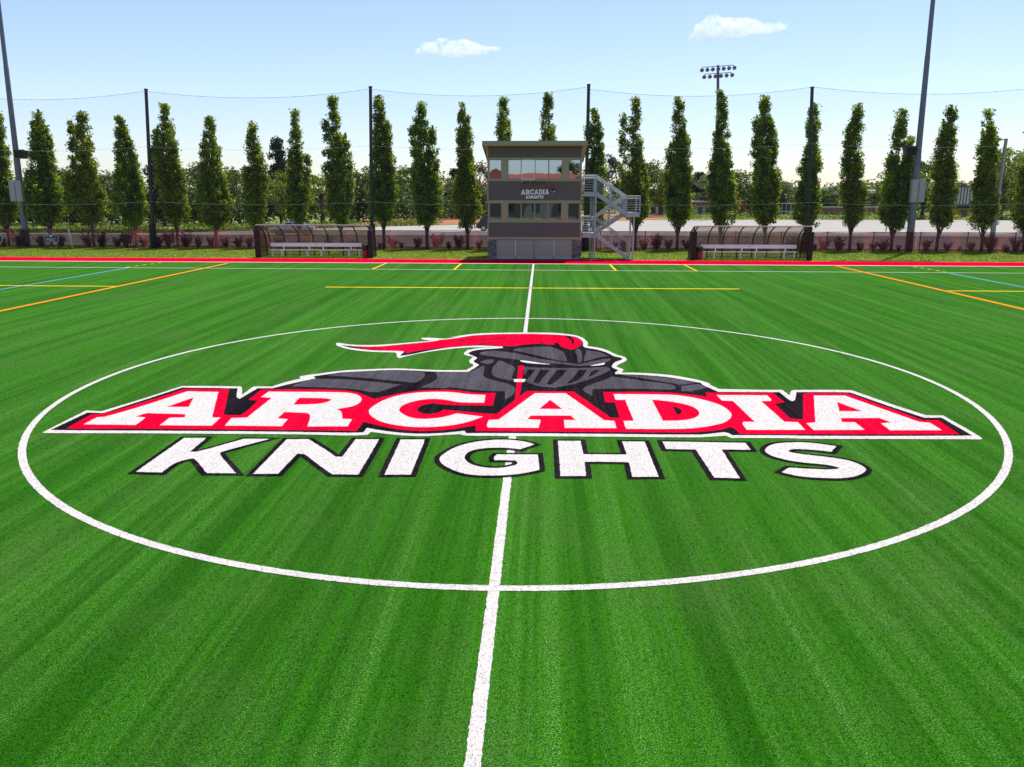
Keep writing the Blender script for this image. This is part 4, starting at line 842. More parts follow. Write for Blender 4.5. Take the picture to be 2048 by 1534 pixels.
def dugout(x0, x1, yb, label):
    w = x1-x0; t = tag(empty('dugout_shelter', ((x0+x1)/2, yb, 0)), label, 'shelter', 'team dugouts')
    P = rib_pts(); N = 8; xs = [-w/2+.30+(w-.60)*i/7 for i in range(N)]
    ex = [-w/2+.06]+xs+[w/2-.06]
    for x in ex: MB().tube([(x, y, z) for y, z in P], .042, 8).build('rib', M_DUGF, t, local=True)
    MB().box(-w/2+.02, w/2-.02, -.05, .03, 2.075, 2.135).build('front_rail', M_DUGF, t, local=True)
    MB().box(-w/2+.02, w/2-.02, -.07, -.05, 2.10, 2.15).build('rail_cap', M_ALUM, t, local=True)
    for z, y in ((.06, 1.74), (.72, 1.71)): MB().box(-w/2+.05, w/2-.05, y, y+.04, z-.02, z+.02).build('back_rail', M_DUGF, t, local=True)
    for i in range(len(ex)-1):
        a_, b_ = ex[i]+.03, ex[i+1]-.03; v = []; f = []
        for y, z in P: v += [(a_, y+.012, z+.012), (b_, y+.012, z+.012)]
        for k in range(len(P)-1): f.append((2*k, 2*k+1, 2*k+3, 2*k+2))
        MB().add(v, f).build('clear_panel', M_POLY, t, smooth=True, fix=False, local=True)
    for sx in (-1, 1):
        x = sx*(w/2-.03); poly = [(y-.02, z) for y, z in P]+[(.06, 2.06), (.06, .02)]
        MB().prism(poly, 'x', x-.006, x+.006).build('end_panel', M_POLY, t, local=True)
        p = MB().box(x-.03, x+.03, -.04, .04, 0, 2.1).build('corner_post', M_DUGF, t, local=True)
        MB().bbox(x-.16, x+.16, -.16, .16, .02, 1.78, .05).build('pad', M_PAD, p, local=True)
    return t
DL, DR = (-18.30, -10.72), (10.15, 17.55)
dugout(*DL, 35.25, 'left dugout with smoked curved roof panels and black padded ends'); dugout(*DR, 34.55, 'right dugout with smoked curved roof panels and black padded ends')
def bench(cx, y, w, label):
    t = tag(empty('team_bench', (cx, y, 0)), label, 'bench', 'dugout benches')
    MB().bbox(-w/2, w/2, -.02, .24, .425, .465, .008).build('seat', M_ALUM, t, local=True)
    MB().bbox(-w/2+.02, w/2-.02, .285, .325, .66, .90, .008).build('backrest', M_ALUM, t, local=True)
    for x in (-w/2+.18, -w/2+.85, -.55, .40, w/2-.85, w/2-.18):
        l = MB().box(x-.03, x+.03, .02, .08, 0, .424).box(x-.03, x+.03, .20, .26, 0, .424).build('leg', M_ALUM, t, local=True)
    for x in (-w/2+.95, -.45, .50, w/2-.75): MB().box(x-.035, x+.035, .245, .284, .40, .86).build('back_support', M_ALUM, t, local=True)
    MB().box(-.07, .10, .283, .2845, .775, .80).build('maker_plate', M_NAVY, t, local=True)
bench(-14.70, 36.05, 6.25, 'long white aluminium bench inside the left dugout'); bench(13.95, 35.35, 6.20, 'long white aluminium bench inside the right dugout')
M_BINR = mat('bin_red', (0.40, 0.012, 0.03), 0.5, var=0.15); M_BINK = mat('bin_black', (0.015, 0.013, 0.016), 0.5, var=0.15)
def bin_(x, y, label):
    t = tag(empty('trash_bin', (x, y, 0)), label, 'bin', 'trash bins')
    MB().tube([(0, 0, 0), (0, 0, .06), (0, 0, .48)], [.20, .22, .24], 16).build('body', M_BINR, t, local=True)
    MB().tube([(0, 0, .481), (0, 0, .78), (0, 0, .82)], [.245, .25, .22], 16).build('liner', M_BINK, t, local=True)
bin_(-11.15, 35.55, 'red and black trash bin at the right end of the left dugout'); bin_(10.62, 34.95, 'red and black trash bin at the left end of the right dugout')

# ------------------------------------------------------------------ trees and shrubs
def leaf_mat(name, dark, lite, trans=0.45, tint=1.0):
    m, t, b, o = new_mat(name)
    isl = t.nodes.new('ShaderNodeNewGeometry').outputs['Random Per Island']; n = noise(t, 1.3, 3, .6)
    c = ramp(t, isl, [(0.0, dark), (0.75, lite), (1.0, tuple(min(1, x*1.35) for x in lite))])
    c = mixc(t, 1.0, c, ramp(t, n, [(0.3, .6), (0.7, 1.4)]), 'MULTIPLY')  # random leaf tone, its contrast also painting lit and shaded clumps
    t.links.new(c, b.inputs['Base Color']); b.inputs['Roughness'].default_value = 0.5; b.inputs['Specular IOR Level'].default_value = 0.35
    tl = t.nodes.new('ShaderNodeBsdfTranslucent'); cc = mixc(t, 1.0, c, (1.6, 1.5, .45), 'MULTIPLY'); t.links.new(cc, tl.inputs[0])
    mx = nd(t, 'ShaderNodeMixShader', Fac=trans); t.links.new(b.outputs[0], mx.inputs[1]); t.links.new(tl.outputs[0], mx.inputs[2]); t.links.new(mx.outputs[0], o.inputs[0])
    return m
L_COLS = [leaf_mat('columnar_leaf', (0.036, 0.072, 0.008), (0.225, 0.305, 0.024), .60), leaf_mat('columnar_leaf_fresh', (0.040, 0.082, 0.010), (0.220, 0.315, 0.026), .60), leaf_mat('columnar_leaf_olive', (0.038, 0.070, 0.009), (0.240, 0.310, 0.024), .60)]
L_BG1 = leaf_mat('wood_leaf', (0.034, 0.068, 0.012), (0.10, 0.15, 0.020), .4)
L_WOOD = leaf_mat('thicket_leaf', (0.016, 0.038, 0.008), (0.062, 0.100, 0.014), .32)
L_BG2 = leaf_mat('bright_leaf', (0.075, 0.12, 0.012), (0.16, 0.20, 0.020), .42)
L_DARK = leaf_mat('dark_leaf', (0.012, 0.028, 0.012), (0.030, 0.052, 0.018), .25)
L_GREYG = leaf_mat('greygreen_leaf', (0.06, 0.085, 0.04), (0.13, 0.155, 0.075), .35)
L_BROWN = leaf_mat('brownish_leaf', (0.07, 0.06, 0.04), (0.13, 0.10, 0.075), .3)
L_SHRUB = leaf_mat('shrub_leaf', (0.018, 0.022, 0.008), (0.050, 0.055, 0.016), .3)
L_SHRUBR = leaf_mat('red_shrub_leaf', (0.03, 0.012, 0.012), (0.07, 0.026, 0.022), .3)
M_BARK = mat('bark', (0.085, 0.066, 0.052), 0.9, var=0.3, scale=6, fine=30, bmp=.5, spec=.1, stretch=(3, 3, .6))

def leaves(P, size, g, flat=0.0, asp=0.62):
    """one folded diamond per point; P (n,3)"""
    n = len(P); s = g.uniform(.65, 1.35, n)*size
    d = g.normal(0, 1, (n, 3)); d[:, 2] = d[:, 2]*.7-.25; d /= np.linalg.norm(d, axis=1)[:, None]
    u = g.normal(0, 1, (n, 3)); u -= (u*d).sum(1)[:, None]*d; u /= np.linalg.norm(u, axis=1)[:, None]
    w = np.cross(d, u)
    a = P-d*s[:, None]*.5; b = P+d*s[:, None]*.5; m = w*s[:, None]*.12
    l = P+u*(s*asp*.5)[:, None]+m; r = P-u*(s*asp*.5)[:, None]+m
    co = np.stack([a, l, b, r], 1).reshape(-1, 3); return co, np.arange(4*n).reshape(-1, 4)

def columnar(seed, H, W, lean=0.0):
    """upright tree built from several climbing leaders; each carries leaf clumps along a spindle, with notches and gaps
    between the leaders. local coordinates"""
    g = np.random.default_rng(seed); lim = MB(); pts = []
    lim.tube([(0, 0, 0), (.01, 0, H*.12), (g.normal(0, .03), g.normal(0, .03), H*.5), (g.normal(0, .05), 0, H*.95)], [.125, .11, .06, .012], 8)
    nl = int(g.integers(5, 8)); lobes = [(0.0, 0.0, H*.16, H, W*g.uniform(.27, .33))]
    a0 = g.uniform(0, 6.28)
    for k in range(nl):
        az = a0+k*6.283/nl+g.normal(0, .35); r = W*g.uniform(.20, .31); top = H*(g.uniform(.42, .62) if k % 2 else g.uniform(.62, .92))
        lobes.append((math.cos(az)*r, math.sin(az)*r, H*g.uniform(.125, .20), top, W*g.uniform(.19, .27)*(1.1 if top < .6*H else .82)))
    for q, (lx, ly, zb, zt, rad) in enumerate(lobes):
        wob = g.normal(0, .07*W, 2)
        def axis(t): return np.array([lx*min(1, .35+t*2.2)*(1-.25*t)+wob[0]*t*(q > 0), ly*min(1, .35+t*2.2)*(1-.25*t)+wob[1]*t*(q > 0), zb+(zt-zb)*t])
        def prof(t): return min(1, .45+t*3.2)*max(0.0, 1-t)**(.50 if q else .56)
        lim.tube([(0, 0, zb*.55)]+[tuple(axis(t)) for t in (.1, .35, .65, .95)], [.05, .038, .028, .018, .006], 6, cap=False)
        n = int((zt-zb)*rad*19)
        for k in range(n):
            t = g.random()**.9*.97; c = axis(t); az = g.uniform(0, 6.28); rr = rad*prof(t)*g.uniform(.35, 1.0)
            c = c+np.array([math.cos(az)*rr, math.sin(az)*rr, 0]); up = g.uniform(.18, .5)
            m = int(g.integers(34, 66)); w = np.clip(g.normal(0, 1, (m, 3)), -1.7, 1.7)*np.array([.115, .115, .10])*g.uniform(.75, 1.35)
            w += np.outer(g.random(m), np.array([math.cos(az)*.14, math.sin(az)*.14, up])); pts.append(c+w)
        # spiky tip
        m = 70; tt = g.random(m)**.8; pts.append(axis(.93)+np.outer(tt, np.array([g.normal(0, .07), g.normal(0, .05), (zt-zb)*.085+.1]))+np.clip(g.normal(0, 1, (m, 3)), -1.6, 1.6)*(.10*(1-tt)+.025)[:, None])
    P = np.vstack(pts); P = P[(P[:, 2] > H*.135+g.random(len(P))*.6) & (P[:, 2] < H*1.01)]
    P[:, 0] += lean*(P[:, 2]/H)**1.3
    lim.v = [(x+lean*(max(0, z)/H)**1.3, y, z) for x, y, z in lim.v]
    return lim, P
COLT = [  # photo: trunk x, top y, crown left, crown right
    (20, 224, -15, 45), (104, 221, 58, 140), (189, 223, 143, 222), (274, 232, 222, 298), (357, 209, 312, 384), (435, 234, 394, 468), (514, 243, 482, 550), (600, 219, 566, 628), (684, 194, 640, 712),
    (769, 193, 732, 803), (855, 205, 818, 890), (935, 207, 893, 962), (1012, 196, 975, 1045), (1098, 186, 1064, 1130), (1190, 219, 1162, 1224), (1270, 195, 1230, 1300), (1354, 196, 1322, 1390),
    (1440, 182, 1408, 1474), (1529, 193, 1490, 1566), (1612, 209, 1574, 1644), (1699, 209, 1672, 1737), (1782, 219, 1750, 1822), (1873, 212, 1838, 1915), (1963, 220, 1938, 2008), (2047, 235, 2016, 2080)]
TREE_X = []
TOPX = [-4, 75, 163, 236, 330, 418, 505, 590, 665, 757, 842, 927, 1007, 1095, 1187, 1270, 1357, 1442, 1527, 1626, 1714, 1803, 1903, 1975, 2068]
for i, (tx_, ty_, l_, r_) in enumerate(COLT):
    y = fence_y(gx(tx_, 44.4))+1.45; p = at(tx_, 498, y); top = at(tx_, ty_, y); TREE_X.append(p.x)
    Wd = (at(r_, 420, y).x-at(l_, 420, y).x)*1.02
    if i in (12, 13): lab = 'columnar tree with only its top showing above the press box roof, %s' % ('left one' if i == 12 else 'right one')
    elif i == 14: lab = 'columnar tree beside the net pole just right of the press box roof'
    elif i == 0: lab = 'columnar tree cut by the left picture edge'
    elif i == 24: lab = 'columnar tree cut by the right picture edge'
    elif i < 12: lab = 'columnar green tree, %s from the left edge of the row behind the fence' % ORD[i]
    else: lab = 'columnar green tree, %s from the right edge of the row behind the fence' % ORD[24-i]
    t = tag(empty('columnar_tree', (p.x, y, 0), 0.0), lab, 'tree', 'columnar trees in a row behind the fence')
    lim, P = columnar(100+i, top.z, Wd*.98, (at(TOPX[i], ty_, y).x-p.x)*.9)
    lim.build('trunk', M_BARK, t, smooth=True, fix=False, local=True)
    co, fa = leaves(P, .160, np.random.default_rng(i), 0)
    link('crown', mesh_np('crown', co, fa, [L_COLS[(i*7+i//3) % 3]]), None, t, True)

# shrubs at the foot of the trees
SHRUB = [(9, 16), (41, 28), (85, 20), (124, 22), (178, 23), (207, 28), (237, 18), (255, 28), (289, 20), (318, 20), (338, 28), (373, 26), (397, 19), (423, 19), (452, 22), (478, 20), (500, 18), (560, 20), (612, 20), (660, 22), (703, 18),
         (760, 10), (785, 20), (803, 11), (835, 20), (874, 25), (897, 12), (917, 24), (958, 15), (1180, 18), (1230, 12), (1247, 16), (1288, 18), (1314, 25), (1337, 18), (1372, 19), (1580, 20), (1602, 18), (1628, 12), (1647, 22), (1676, 23), (1719, 15), (1746, 15), (1767, 19), (1797, 10),
         (1853, 19), (1894, 15), (1918, 8), (1942, 15), (1979, 26), (2010, 12), (2031, 22)]
SH_MESH = []
for s in range(7):
    g = np.random.default_rng(900+s); stem = MB(); pts = []
    for k in range(13):
        az = k*2.4+g.normal(0, .4); ln = g.uniform(.55, 1.05); out = g.uniform(.15, .55)
        tip = np.array([math.cos(az)*out, math.sin(az)*out, ln]); stem.tube([(0, 0, 0), tuple(tip*np.array([.45, .45, .5])), tuple(tip)], [.012, .009, .004], 4, cap=False)
        n = 66; q = g.uniform(.28, 1.03, n)[:, None]; pts.append(tip*np.hstack([q**1.3, q**1.3, q])+g.normal(0, .075, (n, 3)))
    P = np.vstack(pts); co, fa = leaves(P, .115, g)
    sm = bpy.data.meshes.new('stems'); sm.from_pydata(stem.v, [], stem.f); sm.materials.append(M_BARK)
    SH_MESH.append((sm, [mesh_np('foliage', co, fa, [L_SHRUB]), mesh_np('foliage', co, fa, [L_SHRUBR])]))
sh_slots = {}
for i, (sx_, w_) in enumerate(SHRUB):
    x = gx(sx_, 44.2); y = fence_y(x)+.55+.25*math.sin(i*2.1); x = at(sx_, 498, y).x
    k = sum(1 for a_ in TREE_X if a_ < x); sh_slots.setdefault(k, []).append((x, y, w_, i))
for k, lst in sorted(sh_slots.items()):
    lst.sort()
    for j, (x, y, w_, i) in enumerate(lst):
        if k == 0: where = 'left of the first columnar tree'
        elif k >= len(TREE_X): where = 'right of the last columnar tree'
        elif k <= 12: where = 'between the %s and %s columnar trees from the left' % (ORD[k-1], ORD[k])
        else: where = 'between the %s and %s columnar trees from the right' % (ORD[25-k], ORD[24-k])
        pre = 'low shrub at the fence foot' if len(lst) == 1 else '%s low shrub' % (('left', 'right') if len(lst) == 2 else ('left', 'middle', 'right') if len(lst) == 3 else ORD)[j]
        s = w_/23.5; t = tag(empty('shrub', (x, y, 0), i*1.3), pre+' '+where, 'shrub', 'low shrubs along the fence'); t.scale = (s*.95, s*.95, s*.92+.08)
        sm, fo = SH_MESH[i % 7]; link('stems', sm, None, t, True); link('foliage', fo[1 if i % 5 == 1 else 0], None, t, True)

# broad trees beyond the road: six shapes, copied
def broad(seed, tall=False):
    """unit tree: height 1, crown width about .8"""
    g = np.random.default_rng(seed); lim = MB(); pts = []
    lim.tube([(0, 0, 0), (.01, 0, .25), (.0, .01, .6)], [.035, .028, .012], 7, cap=False)
    n = 46 if not tall else 110
    for k in range(n):
        if tall:
            t = g.uniform(.14, .98); rr = .34*(1-t)**.75*g.uniform(.2, 1)+.02; c = np.array([0, 0, t]); az = g.uniform(0, 6.28); c = c+np.array([math.cos(az)*rr, math.sin(az)*rr, 0]); sp = .062
        else:
            v = g.normal(0, 1, 3); v /= np.linalg.norm(v); c = np.array([0, 0, .56])+v*np.array([.36, .36, .36])*g.uniform(.55, 1.0)**.5; c[2] = max(c[2], .12); sp = .085
        if k % 2 == 0: lim.tube([(0, 0, min(.55, c[2]*.6)), tuple((np.array([0, 0, c[2]*.7])+c)/2), tuple(c)], [.010, .007, .003], 4, cap=False)
        m = 105 if not tall else 60; q = g.normal(0, 1, (m, 3)); q *= (g.random(m)**.4/np.linalg.norm(q, axis=1))[:, None]; pts.append(c+q*sp*g.uniform(.8, 1.3)*np.array([1.25, 1.25, .85]))
    P = np.vstack(pts); co, fa = leaves(P, .036, g); return lim, co, fa
BROAD = {}
def broad_mesh(k, lm):
    if k not in BROAD:
        lim, co, fa = broad(300+k, tall=(k >= 4)); tm = bpy.data.meshes.new('trunk'); tm.from_pydata(lim.v, [], lim.f); tm.materials.append(M_BARK); BROAD[k] = (tm, co, fa, {})
    tm, co, fa, d = BROAD[k]
    if lm.name not in d: d[lm.name] = mesh_np('crown', co, fa, [lm])
    return tm, d[lm.name]
BGT = [  # x, top y, width px, Y, shape, leaf, colour word
    (28, 345, 95, 98, 0, L_BG2, 'bright green'), (128, 332, 120, 96, 1, L_BG1, 'mid green'), (222, 338, 100, 100, 2, L_GREYG, 'grey-green'), (312, 283, 78, 92, 4, L_DARK, 'dark'), (392, 322, 118, 98, 3, L_GREYG, 'grey-green'), (470, 322, 95, 102, 0, L_BG1, 'mid green'),
    (552, 277, 66, 98, 4, L_DARK, 'dark conical'), (575, 338, 100, 88, 1, L_BG2, 'bright green'), (640, 342, 112, 96, 2, L_BG2, 'yellow-green'), (712, 322, 100, 112, 0, L_BG1, 'mid green'), (745, 345, 80, 118, 3, L_BG2, 'bright green'), (824, 328, 96, 138, 1, L_BG1, 'mid green'), (875, 350, 100, 140, 2, L_GREYG, 'grey-green'), (912, 338, 70, 146, 5, L_DARK, 'dark narrow'), (955, 322, 84, 134, 3, L_BROWN, 'brownish'),
    (1206, 296, 80, 130, 0, L_DARK, 'dark'), (1290, 318, 118, 150, 1, L_BG1, 'mid green'), (1325, 335, 100, 165, 2, L_BG2, 'bright green'), (1398, 345, 70, 190, 5, L_DARK, 'dark narrow'), (1430, 342, 100, 175, 3, L_GREYG, 'grey-green'), (1505, 330, 120, 160, 0, L_BG1, 'mid green'), (1565, 358, 90, 175, 1, L_GREYG, 'grey-green'), (1640, 372, 100, 195, 2, L_BG1, 'mid green'), (1690, 370, 120, 200, 3, L_DARK, 'dark'), (1752, 362, 90, 180, 0, L_BG1, 'mid green'),
    (1812, 322, 100, 134, 1, L_BG2, 'yellow-green'), (1858, 314, 86, 136, 2, L_BG1, 'mid green'), (1932, 360, 92, 170, 3, L_BROWN, 'purplish bare'), (2022, 284, 120, 132, 0, L_BG2, 'yellow-green'), (2070, 296, 120, 138, 1, L_BG1, 'mid green')]
def between(px):
    k = sum(1 for c in COLT if c[0] < px)
    if 12 <= k <= 14: return 'beside the press box'
    if k <= 0: return 'at the left edge'
    if k >= 25: return 'at the right edge'
    return ('behind the %s and %s columnar trees from the left' % (ORD[k-1], ORD[k])) if k < 12 else ('behind the %s and %s columnar trees from the right' % (ORD[25-k], ORD[24-k]))
for i, (px, ty_, w_, Y, k, lm, word) in enumerate(BGT):
    top = at(px, ty_, Y); Wd = (at(px+w_/2, 400, Y).x-at(px-w_/2, 400, Y).x)
    t = tag(empty('roadside_tree', (top.x, Y, -.05), i*1.7), '%s tree beyond the road, %s' % (word, between(px)), 'tree', 'trees beyond the road'); t.scale = (Wd/.82, Wd/.82, top.z/.97) if k < 4 else (Wd/.62, Wd/.62, top.z/1.0)
    tm, cm = broad_mesh(k, lm); link('trunk', tm, None, t, True); link('crown', cm, None, t, True)
# the wood behind them reads as one mass
g = np.random.default_rng(77); pts = []
for k in range(620):
    x = g.uniform(-260, 300); Y = g.uniform(215, 300); px = 1024+(x-.45)/(Y+16)*FL
    h = (9.5 if px < 980 else 7.6)*(.75+.5*abs(math.sin(x*.055+1)))*g.uniform(.65, 1.08)*Y/240
    m = 46; q = g.normal(0, 1, (m, 3)); q *= (g.random(m)**.35/np.linalg.norm(q, axis=1))[:, None]
    for zc in (h*.3, h*.72): pts.append(np.array([x, Y, zc])+q*np.array([3.6, 3.0, h*.30]))
co, fa = leaves(np.vstack(pts), 1.05, g); tag(link('far_wood', mesh_np('far_wood', co, fa, [L_BG1])), 'distant green wood closing the view behind the road', 'wood', kind='stuff')
# thicket that closes the gaps under the roadside trees on the left
pts = []
for k in range(560):
    x = g.uniform(-105, -4); Y = np.interp(x, [-105, -42, -19, -4], [92, 92, 118, 150])+g.uniform(0, 14); h = g.uniform(2.4, 7.0)*(1-.25*(x > -25))
    m = 60; q = g.normal(0, 1, (m, 3)); q *= (g.random(m)**.35/np.linalg.norm(q, axis=1))[:, None]; pts.append(np.array([x, Y, h*.52])+q*np.array([1.7, 1.4, h*.52]))
co, fa = leaves(np.vstack(pts), .52, g); tag(link('thicket', mesh_np('thicket', co, fa, [L_WOOD])), 'dense green thicket under the trees beyond the road at left', 'thicket', kind='stuff')
pts = []
for k in range(260):
    x = g.uniform(8, 150); Y = g.uniform(186, 205); h = g.uniform(2.5, 6.0)
    m = 50; q = g.normal(0, 1, (m, 3)); q *= (g.random(m)**.35/np.linalg.norm(q, axis=1))[:, None]; pts.append(np.array([x, Y, h*.5])+q*np.array([2.6, 2.0, h*.5]))
co, fa = leaves(np.vstack(pts), .75, g); tag(link('thicket', mesh_np('thicket', co, fa, [L_WOOD])), 'dense green thicket behind the far buildings at right', 'thicket', kind='stuff')
# weeds along the far road edge on the left and the right bank
pts = []
for k in range(520):
    t_ = g.random(); a_ = np.array([-95+80*t_, 0]); x = -95+80*t_; Y = np.interp(x, [-95, -42, -19, -10], [69.5, 71.5, 94, 101])+g.uniform(.2, 3.5); h = g.uniform(.35, 1.0)
    pts.append(np.array([x, Y, h*.45])+g.normal(0, 1, (26, 3))*np.array([.55, .5, h*.28]))
for k in range(420):
    x = g.uniform(24, 110); Y = 129.5+g.random()**1.5*14; h = g.uniform(.4, 1.5); pts.append(np.array([x, Y, h*.4])+g.normal(0, 1, (22, 3))*np.array([.6, .5, h*.28]))
P = np.vstack(pts); P[:, 2] = np.maximum(P[:, 2], 0.02); co, fa = leaves(P, .30, g); tag(link('roadside_weeds', mesh_np('roadside_weeds', co, fa, [L_BG2])), 'bright green weeds along the far edge of the road', 'weeds', kind='stuff')
# grass blades of the verge
n = 150000; X = g.uniform(-46, 40, n); t_ = g.random(n); Y = red_y(X)+.05+(fence_y(X)+2.0-red_y(X))*t_
keep = ~((np.abs(X) < 3.1) & (Y > PY-.1) & (Y < PB+.1)); X, Y = X[keep], Y[keep]; n = len(X)
th = g.uniform(0, 6.28, n); L = g.uniform(.03, .075, n); ln = g.uniform(.1, .8, n); az = g.uniform(0, 6.28, n); w = g.uniform(.006, .012, n)
co = np.stack([np.stack([X-np.cos(th)*w, Y-np.sin(th)*w, X*0-.012], 1), np.stack([X+np.cos(th)*w, Y+np.sin(th)*w, X*0-.012], 1), np.stack([X+np.cos(az)*ln*L, Y+np.sin(az)*ln*L, L], 1)], 1).reshape(-1, 3)
tag(link('verge_grass_blades', mesh_np('verge_grass_blades', co, np.arange(3*n).reshape(-1, 3), [M_VERGE])), 'mown lawn grass between the red strip and the fence', 'grass', kind='stuff')

# ------------------------------------------------------------------ far side: vehicles, person, buildings, guard rail
M_TYRE = mat('tyre', (0.015, 0.015, 0.015), 0.8, var=0.2); M_RIM = mat('rim', (0.45, 0.46, 0.48), 0.35, metal=0.8, var=0.1)
M_CARGLASS = mat('car_glass', (0.02, 0.028, 0.04), 0.06, var=0.1, bmp=0, spec=0.9)
M_LIGHTR = mat('tail_light', (0.35, 0.01, 0.01), 0.25, var=0.1); M_LIGHTW = mat('head_light', (0.7, 0.7, 0.68), 0.2, var=0.05)
def paint(name, c): 
    m = mat(name, c, 0.28, metal=0.25, var=0.04, bmp=0); m.node_tree.nodes['Principled BSDF'].inputs['Coat Weight'].default_value = 0.6; return m
def car(name, loc, rz_, L, Wd, body, cabin, glass_i, m, label, wheel_x, wr, beltz):
    """body: side outline (x,z); cabin: greenhouse outline; both centred"""
    t = tag(empty(name, loc, rz_), label, 'car'); h = Wd/2
    bo = MB().prism(body, 'y', -h, h).build('body', m, t, local=True)
    bv = bo.modifiers.new('b', 'BEVEL'); bv.width = .07; bv.segments = 3; bv.limit_method = 'ANGLE'
    # greenhouse narrows upward
    zs = [z for x, z in cabin]; z0, z1 = min(zs), max(zs); n = len(cabin); v = []
    for s in (-1, 1): v += [(x, s*(h-.06-.20*(z-z0)/(z1-z0)), z) for x, z in cabin]
    tr = tessellate_polygon([[Vector((x, z, 0)) for x, z in cabin]])
    gb = MB().add(v, [tuple(q) for q in tr]+[tuple(n+i for i in reversed(q)) for q in tr]+[(i, (i+1) % n, n+(i+1) % n, n+i) for i in range(n)]).build('cabin', m, t, local=True)
    # glass: side strips, windscreen, rear window set proud of the cabin by 6 mm
    def side(x, z, s, o=.006): return (x, s*(h-.06-.20*(z-z0)/(z1-z0)+o), z)
    for s in (-1, 1):
        for q in glass_i['side']:
            w = MB().add([side(x, z, s) for x, z in q], [tuple(range(len(q)))]).build('window', M_CARGLASS, t, local=True)
    for nm, (xa, za, xb, zb) in glass_i['ends'].items():
        o = .012 if xb > xa else .012; sg_ = -1 if nm == 'windscreen' else 1; sg_ *= glass_i.get('dir', 1)
        ya, yb = (h-.16-.20*(za-z0)/(z1-z0)), (h-.16-.20*(zb-z0)/(z1-z0))
        MB().add([(xa+sg_*o, -ya, za), (xa+sg_*o, ya, za), (xb+sg_*o, yb, zb), (xb+sg_*o, -yb, zb)], [(0, 1, 2, 3)]).build(nm, M_CARGLASS, t, local=True)
    for x in wheel_x:
        for s in (-1, 1):
            y = s*(h-.10); w = MB().tube([(x, y-.11, wr), (x, y+.11, wr)], wr, 20).build('wheel', M_TYRE, t, local=True)
            MB().tube([(x, y+s*.112, wr), (x, y+s*.125, wr)], [wr*.64, wr*.55], 14).build('rim', M_RIM, w, local=True)
    xs = [x for x, z in body]; x0, x1 = min(xs), max(xs)
    for s in (-1, 1):
        MB().bbox(x0-.02, x0+.10, s*(h-.28)-.16, s*(h-.28)+.16, beltz-.25, beltz-.08, .02).build('headlight', M_LIGHTW, t, local=True)
        MB().bbox(x1-.10, x1+.02, s*(h-.16)-.10, s*(h-.16)+.10, beltz-.25, beltz+.02, .02).build('tail_light', M_LIGHTR, t, local=True)
    MB().box(x0-.012, x0+.05, -.30, .30, .42, .54).build('number_plate', M_LIGHTW, t, local=True)
    return t
p = at(953, 458, 78.0)
car('parked_suv', (p.x+2.35, 78.0, -.03), 0.0, 4.7, 1.9,
    [(-2.35, .42), (-2.30, .95), (-1.25, 1.08), (2.22, 1.10), (2.35, .95), (2.35, .42), (1.95, .30), (-2.0, .30)],
    [(-2.05, 1.02), (-1.55, 1.70), (-1.2, 1.80), (2.0, 1.78), (2.28, 1.05)],
    {'side': [[(-1.72, 1.12), (-1.38, 1.64), (-.45, 1.70), (-.45, 1.12)], [(-.35, 1.12), (-.35, 1.70), (.75, 1.70), (.75, 1.12)], [(.85, 1.12), (.85, 1.70), (1.85, 1.68), (2.08, 1.12)]], 'ends': {'windscreen': (-2.02, 1.06, -1.6, 1.66), 'rear_window': (2.27, 1.10, 2.06, 1.66)}},
    paint('suv_maroon', (0.055, 0.012, 0.014)), 'dark maroon SUV on the road, half hidden behind the press box', (-1.45, 1.45), .36, 1.05)
p = at(545, 462, 66.0)
car('silver_sedan', (p.x+2.2, 66.0, -.03), 0.06, 4.5, 1.8,
    [(-2.25, .40), (-2.20, .72), (-1.15, .90), (1.45, .95), (2.18, .92), (2.25, .60), (2.25, .40), (1.9, .26), (-1.95, .26)],
    [(-1.35, .88), (-.55, 1.38), (.75, 1.42), (1.60, .94)],
    {'side': [[(-1.0, .96), (-.48, 1.32), (.1, 1.35), (.1, .96)], [(.18, .96), (.18, 1.35), (.72, 1.34), (1.3, .98)]], 'ends': {'windscreen': (-1.22, .96, -.62, 1.34), 'rear_window': (1.50, 1.0, .86, 1.36)}},
    paint('car_silver', (0.62, 0.64, 0.68)), 'silver car on the road behind the left dugout roof', (-1.38, 1.40), .32, .88)

